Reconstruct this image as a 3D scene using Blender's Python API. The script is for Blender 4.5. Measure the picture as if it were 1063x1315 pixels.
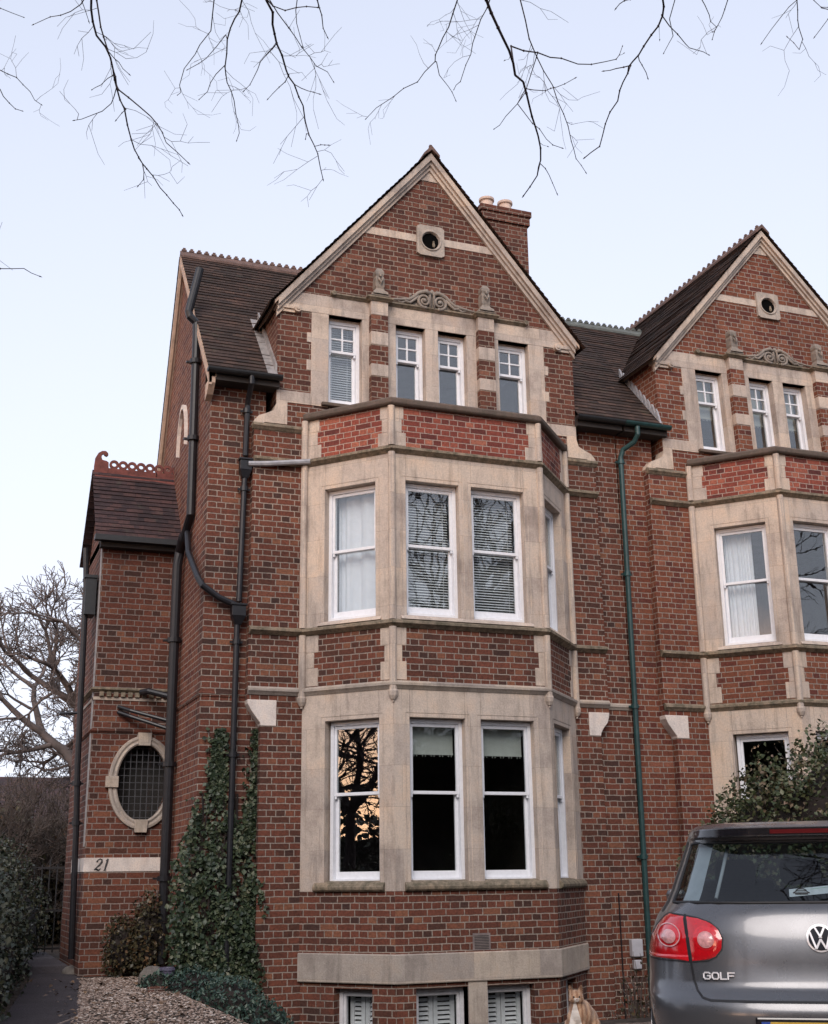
import bpy, bmesh, math, random
import numpy as np
from mathutils import Vector, Matrix
R = math.radians
random.seed(7); rng = np.random.default_rng(7)
SC = bpy.context.scene
for o in list(bpy.data.objects): bpy.data.objects.remove(o)

# ---------------------------------------------------------------- camera
YAW, PIT, ROL = R(20.95), R(16.36), R(-0.7314)
CAM = Vector((0, 0, 1.2))
cd = bpy.data.cameras.new('camera'); cam = bpy.data.objects.new('camera', cd); SC.collection.objects.link(cam)
fwd = Vector((math.sin(YAW)*math.cos(PIT), math.cos(YAW)*math.cos(PIT), math.sin(PIT)))
rt = Vector((math.cos(YAW), -math.sin(YAW), 0)); upv = rt.cross(fwd)
c_, s_ = math.cos(ROL), math.sin(ROL)
r2 = c_*rt + s_*upv; u2 = -s_*rt + c_*upv
m = Matrix((r2, u2, -fwd)).transposed().to_4x4(); m.translation = CAM
cam.matrix_world = m
cd.sensor_fit = 'VERTICAL'; cd.sensor_height = 24.0; cd.lens = 24.0*1589.9/1315
cd.clip_start = .05; cd.clip_end = 2000
SC.camera = cam
SC.render.resolution_x = 828; SC.render.resolution_y = 1024

# ---------------------------------------------------------------- sky, sun, exposure
SUN_AZ = R(207); SUN_EL = R(8)
w = bpy.data.worlds.new("World"); SC.world = w; w.use_nodes = True
nt = w.node_tree; nt.nodes.clear()
sky = nt.nodes.new('ShaderNodeTexSky'); sky.sky_type = 'NISHITA'; sky.sun_disc = False
sky.sun_elevation = SUN_EL; sky.sun_rotation = SUN_AZ
sky.air_density = 1.0; sky.dust_density = 1.2; sky.ozone_density = 2.0; sky.altitude = 50
bg = nt.nodes.new('ShaderNodeBackground'); bg.inputs[1].default_value = 0.15
wo = nt.nodes.new('ShaderNodeOutputWorld')
hs = nt.nodes.new('ShaderNodeHueSaturation'); hs.inputs['Saturation'].default_value = .36; hs.inputs['Value'].default_value = 2.5
nt.links.new(sky.outputs[0], hs.inputs['Color']); tn = nt.nodes.new('ShaderNodeMix'); tn.data_type = 'RGBA'; tn.blend_type = 'MULTIPLY'; tn.inputs[0].default_value = 1
tn.inputs[7].default_value = (.955, .985, 1.13, 1)
# the afterglow keeps its colour, the rest of the sky is hazy and pale
tcn = nt.nodes.new('ShaderNodeTexCoord'); dt = nt.nodes.new('ShaderNodeVectorMath'); dt.operation = 'DOT_PRODUCT'
nt.links.new(tcn.outputs['Generated'], dt.inputs[0]); dt.inputs[1].default_value = (-.93, -.36, 0)
sz = nt.nodes.new('ShaderNodeSeparateXYZ'); nt.links.new(tcn.outputs['Generated'], sz.inputs[0])
ma = nt.nodes.new('ShaderNodeMapRange'); nt.links.new(dt.outputs['Value'], ma.inputs[0]); ma.inputs[1].default_value = .62; ma.inputs[2].default_value = .96
me_ = nt.nodes.new('ShaderNodeMapRange'); nt.links.new(sz.outputs[2], me_.inputs[0]); me_.inputs[1].default_value = .20; me_.inputs[2].default_value = .02
mr = nt.nodes.new('ShaderNodeMath'); mr.operation = 'MULTIPLY'; nt.links.new(ma.outputs[0], mr.inputs[0]); nt.links.new(me_.outputs[0], mr.inputs[1])
gl = nt.nodes.new('ShaderNodeMix'); gl.data_type = 'RGBA'
wc = nt.nodes.new('ShaderNodeMix'); wc.data_type = 'RGBA'; wc.blend_type = 'MULTIPLY'; wc.inputs[0].default_value = 1; wc.inputs[7].default_value = (6.5, 3.7, 1.9, 1)
nt.links.new(mr.outputs[0], gl.inputs[0])
# soft shoulder so that the glow round the set sun does not outshine everything
den = nt.nodes.new('ShaderNodeVectorMath'); den.operation = 'MULTIPLY_ADD'; nt.links.new(hs.outputs[0], den.inputs[0]); den.inputs[1].default_value = (.30, .30, .30); den.inputs[2].default_value = (1, 1, 1)
dvv = nt.nodes.new('ShaderNodeVectorMath'); dvv.operation = 'DIVIDE'; nt.links.new(hs.outputs[0], dvv.inputs[0]); nt.links.new(den.outputs[0], dvv.inputs[1])
nt.links.new(dvv.outputs[0], gl.inputs[6]); nt.links.new(dvv.outputs[0], wc.inputs[6]); nt.links.new(wc.outputs[2], gl.inputs[7]); nt.links.new(gl.outputs[2], tn.inputs[6]); nt.links.new(tn.outputs[2], bg.inputs[0]); nt.links.new(bg.outputs[0], wo.inputs[0])
sl = bpy.data.lights.new('sun', 'SUN'); sl.energy = 0.8; sl.angle = R(32); sl.color = (1, .90, .83)
so = bpy.data.objects.new('sun', sl); SC.collection.objects.link(so)
sd = Vector((math.sin(SUN_AZ)*math.cos(R(36)), math.cos(SUN_AZ)*math.cos(R(36)), math.sin(R(36))))
so.rotation_euler = sd.to_track_quat('Z', 'Y').to_euler(); so.location = (-20, -8, 20)
SC.view_settings.view_transform = 'Standard'; SC.view_settings.look = 'None'
SC.view_settings.exposure = 1.52; SC.view_settings.gamma = 1
SC.cycles.max_bounces = 8; SC.cycles.transparent_max_bounces = 12

# ---------------------------------------------------------------- materials
def newmat(name):
    m = bpy.data.materials.new(name); m.use_nodes = True
    n = m.node_tree; b = n.nodes['Principled BSDF']
    return m, n, b
def N(n, t, **k):
    x = n.nodes.new(t)
    for a, v in k.items():
        if a.startswith('i_'): x.inputs[int(a[2:])].default_value = v
        else: setattr(x, a, v)
    return x
def math_(n, op, a, b=None, c=None):
    x = n.nodes.new('ShaderNodeMath'); x.operation = op
    for i, v in enumerate((a, b, c)):
        if v is None: continue
        if isinstance(v, (int, float)): x.inputs[i].default_value = v
        else: n.links.new(v, x.inputs[i])
    return x.outputs[0]
def ramp(n, fac, stops, interp='LINEAR'):
    x = n.nodes.new('ShaderNodeValToRGB'); x.color_ramp.interpolation = interp
    e = x.color_ramp.elements
    while len(e) < len(stops): e.new(.5)
    for el, (p, c) in zip(e, stops):
        el.position = p; el.color = (*c, 1)
    n.links.new(fac, x.inputs[0]); return x.outputs[0]
def mixc(n, fac, a, b, blend='MIX'):
    x = n.nodes.new('ShaderNodeMix'); x.data_type = 'RGBA'; x.blend_type = blend
    for i, v in ((0, fac), (6, a), (7, b)):
        if isinstance(v, (int, float)): x.inputs[i].default_value = v
        elif isinstance(v, tuple): x.inputs[i].default_value = (*v, 1)
        else: n.links.new(v, x.inputs[i])
    return x.outputs[2]
def wallcoords(n, kz=1.0, wob=0.0):
    """(distance along the wall, height) from the true position and facing of the surface"""
    g = N(n, 'ShaderNodeNewGeometry')
    sp = N(n, 'ShaderNodeSeparateXYZ'); n.links.new(g.outputs['Position'], sp.inputs[0])
    sn = N(n, 'ShaderNodeSeparateXYZ'); n.links.new(g.outputs['True Normal'], sn.inputs[0])
    hl = math_(n, 'SQRT', math_(n, 'ADD', math_(n, 'ADD', math_(n, 'MULTIPLY', sn.outputs[0], sn.outputs[0]), math_(n, 'MULTIPLY', sn.outputs[1], sn.outputs[1])), 1e-4))
    u = math_(n, 'SUBTRACT', math_(n, 'MULTIPLY', sp.outputs[1], sn.outputs[0]), math_(n, 'MULTIPLY', sp.outputs[0], sn.outputs[1]))
    u = math_(n, 'DIVIDE', u, hl)
    c = N(n, 'ShaderNodeCombineXYZ'); n.links.new(math_(n, 'ADD', u, 100.0), c.inputs[0])
    n.links.new(math_(n, 'MULTIPLY', math_(n, 'ADD', sp.outputs[2], 30.0), kz), c.inputs[1])
    out = c.outputs[0]
    if wob:
        nz = N(n, 'ShaderNodeTexNoise'); nz.inputs['Scale'].default_value = 9.0; nz.inputs['Detail'].default_value = 3
        n.links.new(out, nz.inputs['Vector'])
        sub = N(n, 'ShaderNodeVectorMath', operation='SUBTRACT'); n.links.new(nz.outputs['Color'], sub.inputs[0]); sub.inputs[1].default_value = (.5, .5, .5)
        sc = N(n, 'ShaderNodeVectorMath', operation='SCALE'); n.links.new(sub.outputs[0], sc.inputs[0]); sc.inputs['Scale'].default_value = wob
        ad = N(n, 'ShaderNodeVectorMath', operation='ADD'); n.links.new(out, ad.inputs[0]); n.links.new(sc.outputs[0], ad.inputs[1])
        out = ad.outputs[0]
    return out, sp, g
def noise(n, vec, scale, detail=4, rough=.6):
    x = N(n, 'ShaderNodeTexNoise'); x.inputs['Scale'].default_value = scale
    x.inputs['Detail'].default_value = detail; x.inputs['Roughness'].default_value = rough
    if vec is not None: n.links.new(vec, x.inputs['Vector'])
    return x.outputs['Fac']
def bump(n, h, dist, strength=1.0):
    b = N(n, 'ShaderNodeBump'); b.inputs['Distance'].default_value = dist; b.inputs['Strength'].default_value = strength
    n.links.new(h, b.inputs['Height']); return b.outputs[0]

def brick_mat(name, stops, mortar=(.34, .285, .24), dirt=.40, sat=1.0, val=.63):
    m, n, b = newmat(name)
    vec, sp, g = wallcoords(n, 1.0, .015)
    t = N(n, 'ShaderNodeTexBrick', offset=.5, offset_frequency=2, squash=.5, squash_frequency=2)
    n.links.new(vec, t.inputs['Vector'])
    t.inputs['Color1'].default_value = (0, 0, 0, 1); t.inputs['Color2'].default_value = (1, 1, 1, 1)
    t.inputs['Scale'].default_value = 1; t.inputs['Mortar Size'].default_value = .0068
    t.inputs['Mortar Smooth'].default_value = .25; t.inputs['Bias'].default_value = 0
    t.inputs['Brick Width'].default_value = .228; t.inputs['Row Height'].default_value = .0752
    t.inputs['Mortar'].default_value = (.5, .5, .5, 1)
    col = ramp(n, t.outputs['Color'], stops)
    nb = noise(n, g.outputs['Position'], 38, 5, .7)
    col = mixc(n, .85, col, ramp(n, nb, [(.25, (.42, .40, .42)), (.5, (1, 1, 1)), (.78, (1.7, 1.5, 1.4))]), 'MULTIPLY')
    nl = noise(n, g.outputs['Position'], 1.1, 6, .65)
    mo = mixc(n, 1.0, mortar, ramp(n, nb, [(.3, (.6, .6, .6)), (.7, (1.2, 1.2, 1.2))]), 'MULTIPLY')
    hs = N(n, 'ShaderNodeHueSaturation'); hs.inputs['Saturation'].default_value = sat; hs.inputs['Value'].default_value = val
    n.links.new(col, hs.inputs['Color']); col = hs.outputs[0]
    col = mixc(n, t.outputs['Fac'], col, mo)
    col = mixc(n, dirt, col, ramp(n, nl, [(.3, (.45, .43, .45)), (.52, (1, 1, 1)), (.75, (1.25, 1.15, 1.1))]), 'MULTIPLY')
    nL = noise(n, g.outputs['Position'], .33, 3, .5)
    col = mixc(n, .42, col, ramp(n, nL, [(.35, (.72, .70, .72)), (.65, (1.22, 1.16, 1.10))]), 'MULTIPLY')
    mps = N(n, 'ShaderNodeMapping'); mps.inputs['Scale'].default_value = (2.6, 2.6, .40); n.links.new(g.outputs['Position'], mps.inputs[0])
    ns = noise(n, mps.outputs[0], 1, 5, .65)
    col = mixc(n, ramp(n, ns, [(.56, (0, 0, 0)), (.78, (.36, .36, .36))]), col, (.055, .040, .036))
    n.links.new(col, b.inputs['Base Color']); b.inputs['Roughness'].default_value = .9
    b.inputs['Specular IOR Level'].default_value = .25
    h = math_(n, 'SUBTRACT', math_(n, 'MULTIPLY', nb, .5), t.outputs['Fac'])
    n.links.new(bump(n, h, .007), b.inputs['Normal'])
    return m
BR_DK = [(0, (.090, .050, .042)), (.14, (.145, .062, .044)), (.5, (.205, .074, .050)), (.85, (.26, .094, .061)), (1, (.34, .15, .088))]
BR_MID = [(0, (.16, .056, .045)), (.15, (.215, .068, .048)), (.5, (.265, .094, .056)), (.88, (.32, .12, .07)), (1, (.39, .155, .10))]
BR_BRN = [(0, (.115, .052, .041)), (.25, (.16, .064, .046)), (.6, (.20, .076, .053)), (.9, (.25, .098, .065)), (1, (.33, .15, .10))]
BR_RED = [(0, (.14, .045, .04)), (.3, (.29, .072, .052)), (.7, (.38, .10, .065)), (1, (.52, .19, .12))]
M = {}
M['brick'] = brick_mat('weathered_red_brick', BR_DK)
M['brick_mid'] = brick_mat('red_brick', BR_MID)
M['brick_gable'] = brick_mat('brown_brick', BR_BRN, (.31, .25, .20))
M['brick_red'] = brick_mat('bright_red_brick', BR_RED, (.42, .32, .27), val=.68, sat=.98)
M['brick_porch'] = brick_mat('dark_brick', BR_DK, (.26, .21, .185), val=.56)

def stone_mat(name, base, dark, moss=0.0, joint=True):
    m, n, b = newmat(name)
    vec, sp, g = wallcoords(n)
    n1 = noise(n, g.outputs['Position'], 2.3, 6, .65); n2 = noise(n, g.outputs['Position'], 55, 4, .7)
    mp = N(n, 'ShaderNodeMapping'); mp.inputs['Scale'].default_value = (9, 9, 1.2); n.links.new(g.outputs['Position'], mp.inputs[0])
    n3 = noise(n, mp.outputs[0], 1, 5, .7)
    col = mixc(n, 1, base, ramp(n, n1, [(.25, (.62, .60, .60)), (.5, (1, 1, 1)), (.75, (1.12, 1.02, .92))]), 'MULTIPLY')
    col = mixc(n, .8, col, ramp(n, n2, [(.25, (.72, .72, .74)), (.6, (1.08, 1.08, 1.08))]), 'MULTIPLY')
    col = mixc(n, ramp(n, n3, [(.50, (0, 0, 0)), (.76, (.72, .72, .72))]), col, dark)
    if moss:
        n4 = noise(n, g.outputs['Position'], 14, 5, .7)
        col = mixc(n, ramp(n, n4, [(.34, (moss, moss, moss)), (.60, (.15, .15, .15))]), col, (.060, .060, .040))
    if joint:
        t = N(n, 'ShaderNodeTexBrick', offset=.43, offset_frequency=2); n.links.new(vec, t.inputs['Vector'])
        t.inputs['Scale'].default_value = 1; t.inputs['Mortar Size'].default_value = .0022; t.inputs['Mortar Smooth'].default_value = .5
        t.inputs['Brick Width'].default_value = .83; t.inputs['Row Height'].default_value = .47
        t.inputs['Color1'].default_value = (0, 0, 0, 1); t.inputs['Color2'].default_value = (1, 1, 1, 1); t.inputs['Mortar'].default_value = (.5, .5, .5, 1)
        col = mixc(n, 1, col, ramp(n, t.outputs['Color'], [(0, (.84, .83, .84)), (.5, (1, 1, 1)), (1, (1.12, 1.08, 1.02))]), 'MULTIPLY')
        col = mixc(n, math_(n, 'MULTIPLY', t.outputs['Fac'], .55), col, (.18, .13, .10))
    n.links.new(col, b.inputs['Base Color']); b.inputs['Roughness'].default_value = .88
    b.inputs['Specular IOR Level'].default_value = .25
    n.links.new(bump(n, math_(n, 'ADD', n2, math_(n, 'MULTIPLY', n1, 2)), .006, .7), b.inputs['Normal'])
    return m
M['stone'] = stone_mat('buff_limestone', (.545, .46, .39), (.20, .17, .15))
M['stone_grey'] = stone_mat('grey_limestone', (.43, .375, .325), (.20, .175, .15))
M['stone_dirty'] = stone_mat('mossy_moulding_stone', (.34, .27, .20), (.14, .12, .09), .8, False)
M['stone_worn'] = stone_mat('weathered_carved_stone', (.34, .29, .25), (.13, .11, .10), .25, False)
M['coping'] = stone_mat('dark_coping_stone', (.15, .11, .095), (.07, .065, .055), .5, False)
M['render'] = stone_mat('pale_painted_stone', (.72, .64, .58), (.5, .42, .38), 0, False)

def simple(name, col, rough=.6, metal=0, spec=.5, var=.25, sc=12, coat=0, bmp=0):
    m, n, b = newmat(name)
    g = N(n, 'ShaderNodeNewGeometry'); nn = noise(n, g.outputs['Position'], sc, 5, .65)
    c = mixc(n, 1, col, ramp(n, nn, [(.3, (1-var,)*3), (.7, (1+var,)*3)]), 'MULTIPLY')
    n.links.new(c, b.inputs['Base Color']); b.inputs['Roughness'].default_value = rough
    b.inputs['Metallic'].default_value = metal; b.inputs['Specular IOR Level'].default_value = spec
    if coat: b.inputs['Coat Weight'].default_value = coat; b.inputs['Coat Roughness'].default_value = .06
    if bmp: n.links.new(bump(n, nn, bmp), b.inputs['Normal'])
    return m
M['white'] = simple('white_gloss_paint', (.78, .79, .82), .35, var=.06, sc=20)
M['white2'] = simple('aged_white_paint', (.66, .66, .68), .45, var=.1, sc=20)
M['blackpipe'] = simple('black_iron_paint', (.010, .010, .013), .42, var=.4, sc=15)
M['greenpipe'] = simple('green_iron_paint', (.013, .048, .048), .45, var=.35, sc=12)
M['gutter'] = simple('dark_gutter', (.014, .015, .017), .5, var=.4)
M['lead'] = simple('lead_flashing', (.30, .28, .27), .6, metal=.2, var=.3)
M['leadpale'] = simple('pale_lead', (.34, .34, .36), .6, var=.25)
M['wood'] = simple('weathered_barge_board', (.50, .36, .27), .8, var=.25, sc=9)
M['hole_shade'] = simple('matte_black_shade', (.004, .004, .004), 1, spec=.05, var=.1)
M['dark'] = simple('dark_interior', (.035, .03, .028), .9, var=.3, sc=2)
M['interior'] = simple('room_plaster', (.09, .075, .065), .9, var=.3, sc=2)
M['curtain'] = simple('white_net_curtain', (.74, .75, .79), .9, var=.05)
M['blind'] = simple('grey_green_roller_blind', (.36, .38, .35), .85, var=.06)
M['slat'] = simple('white_venetian_slats', (.72, .74, .76), .5, var=.05)
M['terracotta'] = simple('red_terracotta', (.15, .045, .036), .8, var=.4, sc=10, bmp=.004)
M['pot'] = simple('buff_chimney_pot', (.58, .44, .36), .8, var=.25, sc=8)
M['ridge'] = simple('clay_ridge', (.13, .080, .066), .85, var=.4, sc=7)
M['ridgegreen'] = simple('lichen_ridge', (.12, .13, .12), .85, var=.4, sc=7)
M['paint_blk'] = simple('black_numeral_paint', (.01, .01, .012), .5, var=.1)
M['bark'] = simple('dark_twig_bark', (.045, .030, .032), .85, var=.35, sc=30)
M['bark_far'] = simple('pale_bark', (.15, .12, .11), .9, var=.4, sc=3)
M['bark_mid'] = simple('brown_twig_bark', (.085, .064, .054), .9, var=.4, sc=6)
M['iron'] = simple('wrought_iron', (.02, .018, .02), .5, var=.3)
M['vent'] = simple('clay_air_brick', (.20, .16, .15), .8, var=.3)
M['meter'] = simple('grey_plastic_box', (.45, .44, .47), .5, var=.08)

def tile_mat(name, stops, run=(1, 0)):
    m, n, b = newmat(name)
    vec, sp, g = wallcoords(n, 1.0, .012)
    t = N(n, 'ShaderNodeTexBrick', offset=.5, offset_frequency=2); n.links.new(vec, t.inputs['Vector'])
    t.inputs['Color1'].default_value = (0, 0, 0, 1); t.inputs['Color2'].default_value = (1, 1, 1, 1)
    t.inputs['Scale'].default_value = 1; t.inputs['Mortar Size'].default_value = .003; t.inputs['Bias'].default_value = 0
    t.inputs['Brick Width'].default_value = .165; t.inputs['Row Height'].default_value = .0745; t.inputs['Mortar'].default_value = (.1, .1, .1, 1)
    col = ramp(n, t.outputs['Color'], stops)
    n1 = noise(n, g.outputs['Position'], 1.6, 6, .7); n2 = noise(n, g.outputs['Position'], 30, 4, .7)
    col = mixc(n, .8, col, ramp(n, n1, [(.3, (.55, .6, .6)), (.55, (1, 1, 1)), (.8, (1.3, 1.1, 1.0))]), 'MULTIPLY')
    col = mixc(n, .8, col, ramp(n, n2, [(.3, (.6, .6, .6)), (.7, (1.3, 1.3, 1.3))]), 'MULTIPLY')
    n5 = noise(n, g.outputs['Position'], 4.5, 6, .75); col = mixc(n, ramp(n, n5, [(.56, (0, 0, 0)), (.72, (.6, .6, .6))]), col, (.075, .078, .055))
    n.links.new(col, b.inputs['Base Color']); b.inputs['Roughness'].default_value = .85; b.inputs['Specular IOR Level'].default_value = .3
    n.links.new(bump(n, math_(n, 'ADD', n2, t.outputs['Color']), .006), b.inputs['Normal'])
    return m
M['tile'] = tile_mat('plain_clay_tiles', [(0, (.036, .025, .022)), (.4, (.054, .035, .029)), (.8, (.072, .044, .035)), (1, (.098, .058, .044))])
M['tile_red'] = tile_mat('old_plum_tiles', [(0, (.034, .024, .027)), (.5, (.055, .034, .036)), (1, (.085, .046, .043))])

def glass_mat(name, f0=.05, tint=(.95, .97, .97), wav=.0005):
    m, n, b = newmat(name); n.nodes.remove(b)
    out = n.nodes['Material Output']
    gl = N(n, 'ShaderNodeBsdfGlossy'); gl.inputs['Roughness'].default_value = 0
    tr = N(n, 'ShaderNodeBsdfTransparent'); tr.inputs[0].default_value = (*tint, 1)
    mx = N(n, 'ShaderNodeMixShader'); g = N(n, 'ShaderNodeNewGeometry')
    if wav:
        bp = bump(n, noise(n, g.outputs['Position'], 3.0, 2, .5), wav); n.links.new(bp, gl.inputs['Normal'])
    dt_ = N(n, 'ShaderNodeVectorMath', operation='DOT_PRODUCT'); n.links.new(g.outputs['Incoming'], dt_.inputs[0]); n.links.new(g.outputs['Normal'], dt_.inputs[1])
    c = math_(n, 'SUBTRACT', 1.0, math_(n, 'ABSOLUTE', dt_.outputs['Value']))
    f = math_(n, 'ADD', f0, math_(n, 'MULTIPLY', math_(n, 'POWER', c, 5.0), 1-f0))
    n.links.new(f, mx.inputs[0]); n.links.new(tr.outputs[0], mx.inputs[1]); n.links.new(gl.outputs[0], mx.inputs[2])
    n.links.new(mx.outputs[0], out.inputs[0]); return m
M['glass'] = glass_mat('old_window_glass', .105, wav=.0006)
M['glass_dim'] = glass_mat('dim_window_glass', .03)
M['glass_up'] = glass_mat('sky_lit_window_glass', .125, wav=.0004)
M['carglass'] = glass_mat('tinted_car_glass', .07, (.60, .68, .70), 0)

def leaf_mat(name, stops, rough=.45, spec=.4):
    m, n, b = newmat(name)
    g = N(n, 'ShaderNodeNewGeometry')
    nl = noise(n, g.outputs['Position'], 2.2, 3, .6)
    f = math_(n, 'ADD', math_(n, 'MULTIPLY', g.outputs['Random Per Island'], .75), math_(n, 'MULTIPLY', math_(n, 'SUBTRACT', nl, .35), .6))
    col = ramp(n, f, stops)
    n.links.new(col, b.inputs['Base Color']); b.inputs['Roughness'].default_value = rough; b.inputs['Specular IOR Level'].default_value = spec
    b.inputs['Subsurface Weight'].default_value = 0
    return m
M['leaf_ivy'] = leaf_mat('ivy_leaves', [(0, (.016, .026, .016)), (.35, (.030, .048, .026)), (.65, (.058, .078, .040)), (.85, (.10, .11, .06)), (1, (.20, .16, .11))])
M['leaf_hedge'] = leaf_mat('hedge_leaves', [(0, (.020, .032, .016)), (.3, (.050, .068, .028)), (.55, (.095, .105, .048)), (.75, (.14, .115, .065)), (.9, (.20, .13, .095)), (1, (.34, .26, .18))])
M['leaf_dark'] = leaf_mat('dark_hedge_leaves', [(0, (.012, .018, .014)), (.4, (.028, .038, .024)), (.75, (.058, .060, .035)), (1, (.11, .10, .06))])
M['leaf_blue'] = leaf_mat('blue_green_leaves', [(0, (.016, .034, .028)), (.4, (.035, .070, .055)), (.75, (.065, .105, .075)), (1, (.14, .13, .09))])
M['leaf_brown'] = leaf_mat('brown_green_leaves', [(0, (.022, .020, .014)), (.35, (.045, .042, .022)), (.7, (.085, .065, .032)), (1, (.20, .10, .05))])
M['stem_shade'] = simple('stems_and_shade_core', (.020, .014, .012), .95, var=.4, sc=8)  # for real stems and for dark cores that stand for inner shade

# ---------------------------------------------------------------- mesh helpers
COL = SC.collection
def tag(o, label=None, cat=None, group=None, kind=None):
    if label: o['label'] = label
    if cat: o['category'] = cat
    if group: o['group'] = group
    if kind: o['kind'] = kind
    return o
def empty(name, loc, label, cat, group=None):
    o = bpy.data.objects.new(name, None); COL.objects.link(o); o.location = loc
    return tag(o, label, cat, group)
def rootloc(p):
    v = Vector((0, 0, 0))
    while p is not None: v += Vector(p.location); p = p.parent
    return v
WARP = None
class MB:
    def __init__(s): s.v = []; s.f = []; s.mi = []; s.cur = 0
    def add(s, vs, fs):
        b = len(s.v); s.v += [tuple(v) for v in vs]
        for f in fs: s.f.append(tuple(b+i for i in f)); s.mi.append(s.cur)
    def box(s, x0, x1, y0, y1, z0, z1):
        s.add([(x0,y0,z0),(x1,y0,z0),(x1,y1,z0),(x0,y1,z0),(x0,y0,z1),(x1,y0,z1),(x1,y1,z1),(x0,y1,z1)],
              [(0,3,2,1),(4,5,6,7),(0,1,5,4),(1,2,6,5),(2,3,7,6),(3,0,4,7)]); return s
    def fbox(s, F, u0, u1, d0, d1, z0, z1):
        """box on a wall face: F = (origin, along, outward normal); d is outward distance"""
        o, a, nn = F
        P = lambda u, d, z: (o[0]+a[0]*u+nn[0]*d, o[1]+a[1]*u+nn[1]*d, z)
        s.add([P(u0,d1,z0),P(u1,d1,z0),P(u1,d0,z0),P(u0,d0,z0),P(u0,d1,z1),P(u1,d1,z1),P(u1,d0,z1),P(u0,d0,z1)],
              [(0,3,2,1),(4,5,6,7),(0,1,5,4),(1,2,6,5),(2,3,7,6),(3,0,4,7)]); return s
    def xz(s, pts, y0, y1):
        """prism from an outline in the X-Z plane"""
        n = len(pts); ar = sum(pts[i][0]*pts[(i+1)%n][1]-pts[(i+1)%n][0]*pts[i][1] for i in range(n))
        if ar < 0: pts = pts[::-1]
        s.add([(x,y0,z) for x,z in pts]+[(x,y1,z) for x,z in pts],
              [tuple(range(n)), tuple(range(2*n-1,n-1,-1))]+[(i,i+n,(i+1)%n+n,(i+1)%n) for i in range(n)]); return s
    def yz(s, pts, x0, x1):
        n = len(pts); s.add([(x0,y,z) for y,z in pts]+[(x1,y,z) for y,z in pts],
              [tuple(range(n-1,-1,-1)), tuple(range(n,2*n))]+[(i,(i+1)%n,(i+1)%n+n,i+n) for i in range(n)]); return s
    def sweep(s, plan, prof):
        """profile [(out, z)...] carried along a plan polyline with mitred corners (outward = right of travel)"""
        plan = [Vector(p) for p in plan]; n = len(plan); rings = []
        for i, p in enumerate(plan):
            a = (plan[i]-plan[i-1]).normalized() if i > 0 else None
            b = (plan[i+1]-plan[i]).normalized() if i < n-1 else None
            na = Vector((a.y, -a.x)) if a else None; nb = Vector((b.y, -b.x)) if b else None
            if na is None: mm = nb
            elif nb is None: mm = na
            else:
                mm = (na+nb).normalized(); mm = mm/max(.3, mm.dot(na))
            rings.append([(p.x+mm.x*o, p.y+mm.y*o, z) for o, z in prof])
        k = len(prof); vs = [v for r in rings for v in r]; fs = []
        for i in range(n-1):
            for j in range(k):
                fs.append((i*k+j, (i+1)*k+j, (i+1)*k+(j+1)%k, i*k+(j+1)%k))
        fs.append(tuple(range(k))); fs.append(tuple(range((n-1)*k+k-1, (n-1)*k-1, -1)))
        s.add(vs, fs); return s
    def tube(s, pts, rad, seg=8, cap=True):
        pts = [Vector(p) for p in pts]; n = len(pts)
        if not isinstance(rad, (list, tuple)): rad = [rad]*n
        vs = []; fs = []; prev = None
        for i, p in enumerate(pts):
            t = (pts[min(i+1,n-1)]-pts[max(i-1,0)]).normalized()
            if prev is None:
                x = t.orthogonal().normalized()
            else:
                x = (prev - t*prev.dot(t)); x = x.normalized() if x.length > 1e-6 else t.orthogonal().normalized()
            prev = x; y = t.cross(x)
            for k in range(seg):
                a = 2*math.pi*k/seg; vs.append(p+(x*math.cos(a)+y*math.sin(a))*rad[i])
        for i in range(n-1):
            for k in range(seg):
                fs.append((i*seg+k, i*seg+(k+1)%seg, (i+1)*seg+(k+1)%seg, (i+1)*seg+k))
        if cap: fs.append(tuple(range(seg-1,-1,-1))); fs.append(tuple(range((n-1)*seg, n*seg)))
        s.add(vs, fs); return s
    def lathe(s, c, prof, seg=14):
        vs = []; fs = []; k = len(prof)
        for i in range(seg):
            a = 2*math.pi*i/seg
            for r_, z in prof: vs.append((c[0]+r_*math.cos(a), c[1]+r_*math.sin(a), c[2]+z))
        for i in range(seg):
            j = (i+1) % seg
            for q in range(k-1): fs.append((i*k+q, j*k+q, j*k+q+1, i*k+q+1))
        s.add(vs, fs); return s
    def build(s, name, mat, parent=None, smooth=False, bevel=0, label=None):
        me = bpy.data.meshes.new(name)
        vs = s.v
        if WARP: vs = [WARP(v) for v in vs]
        L = rootloc(parent)
        me.from_pydata([(v[0]-L.x, v[1]-L.y, v[2]-L.z) for v in vs], [], s.f)
        mats = mat if isinstance(mat, list) else [mat]
        for mm in mats: me.materials.append(mm)
        if len(mats) > 1: me.polygons.foreach_set('material_index', s.mi)
        bm = bmesh.new(); bm.from_mesh(me); bmesh.ops.recalc_face_normals(bm, faces=bm.faces); bm.to_mesh(me); bm.free()
        if smooth:
            me.polygons.foreach_set('use_smooth', [True]*len(me.polygons))
        o = bpy.data.objects.new(name, me); COL.objects.link(o); o.parent = parent
        if bevel:
            md = o.modifiers.new('bevel', 'BEVEL'); md.width = bevel; md.segments = 2; md.limit_method = 'ANGLE'; md.angle_limit = R(40)
        if label: o['label'] = label
        return o
def frame(p, q):
    d = Vector(q)-Vector(p); L = d.length; a = d/L
    return (tuple(p), (a.x, a.y), (a.y, -a.x)), L
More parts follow.
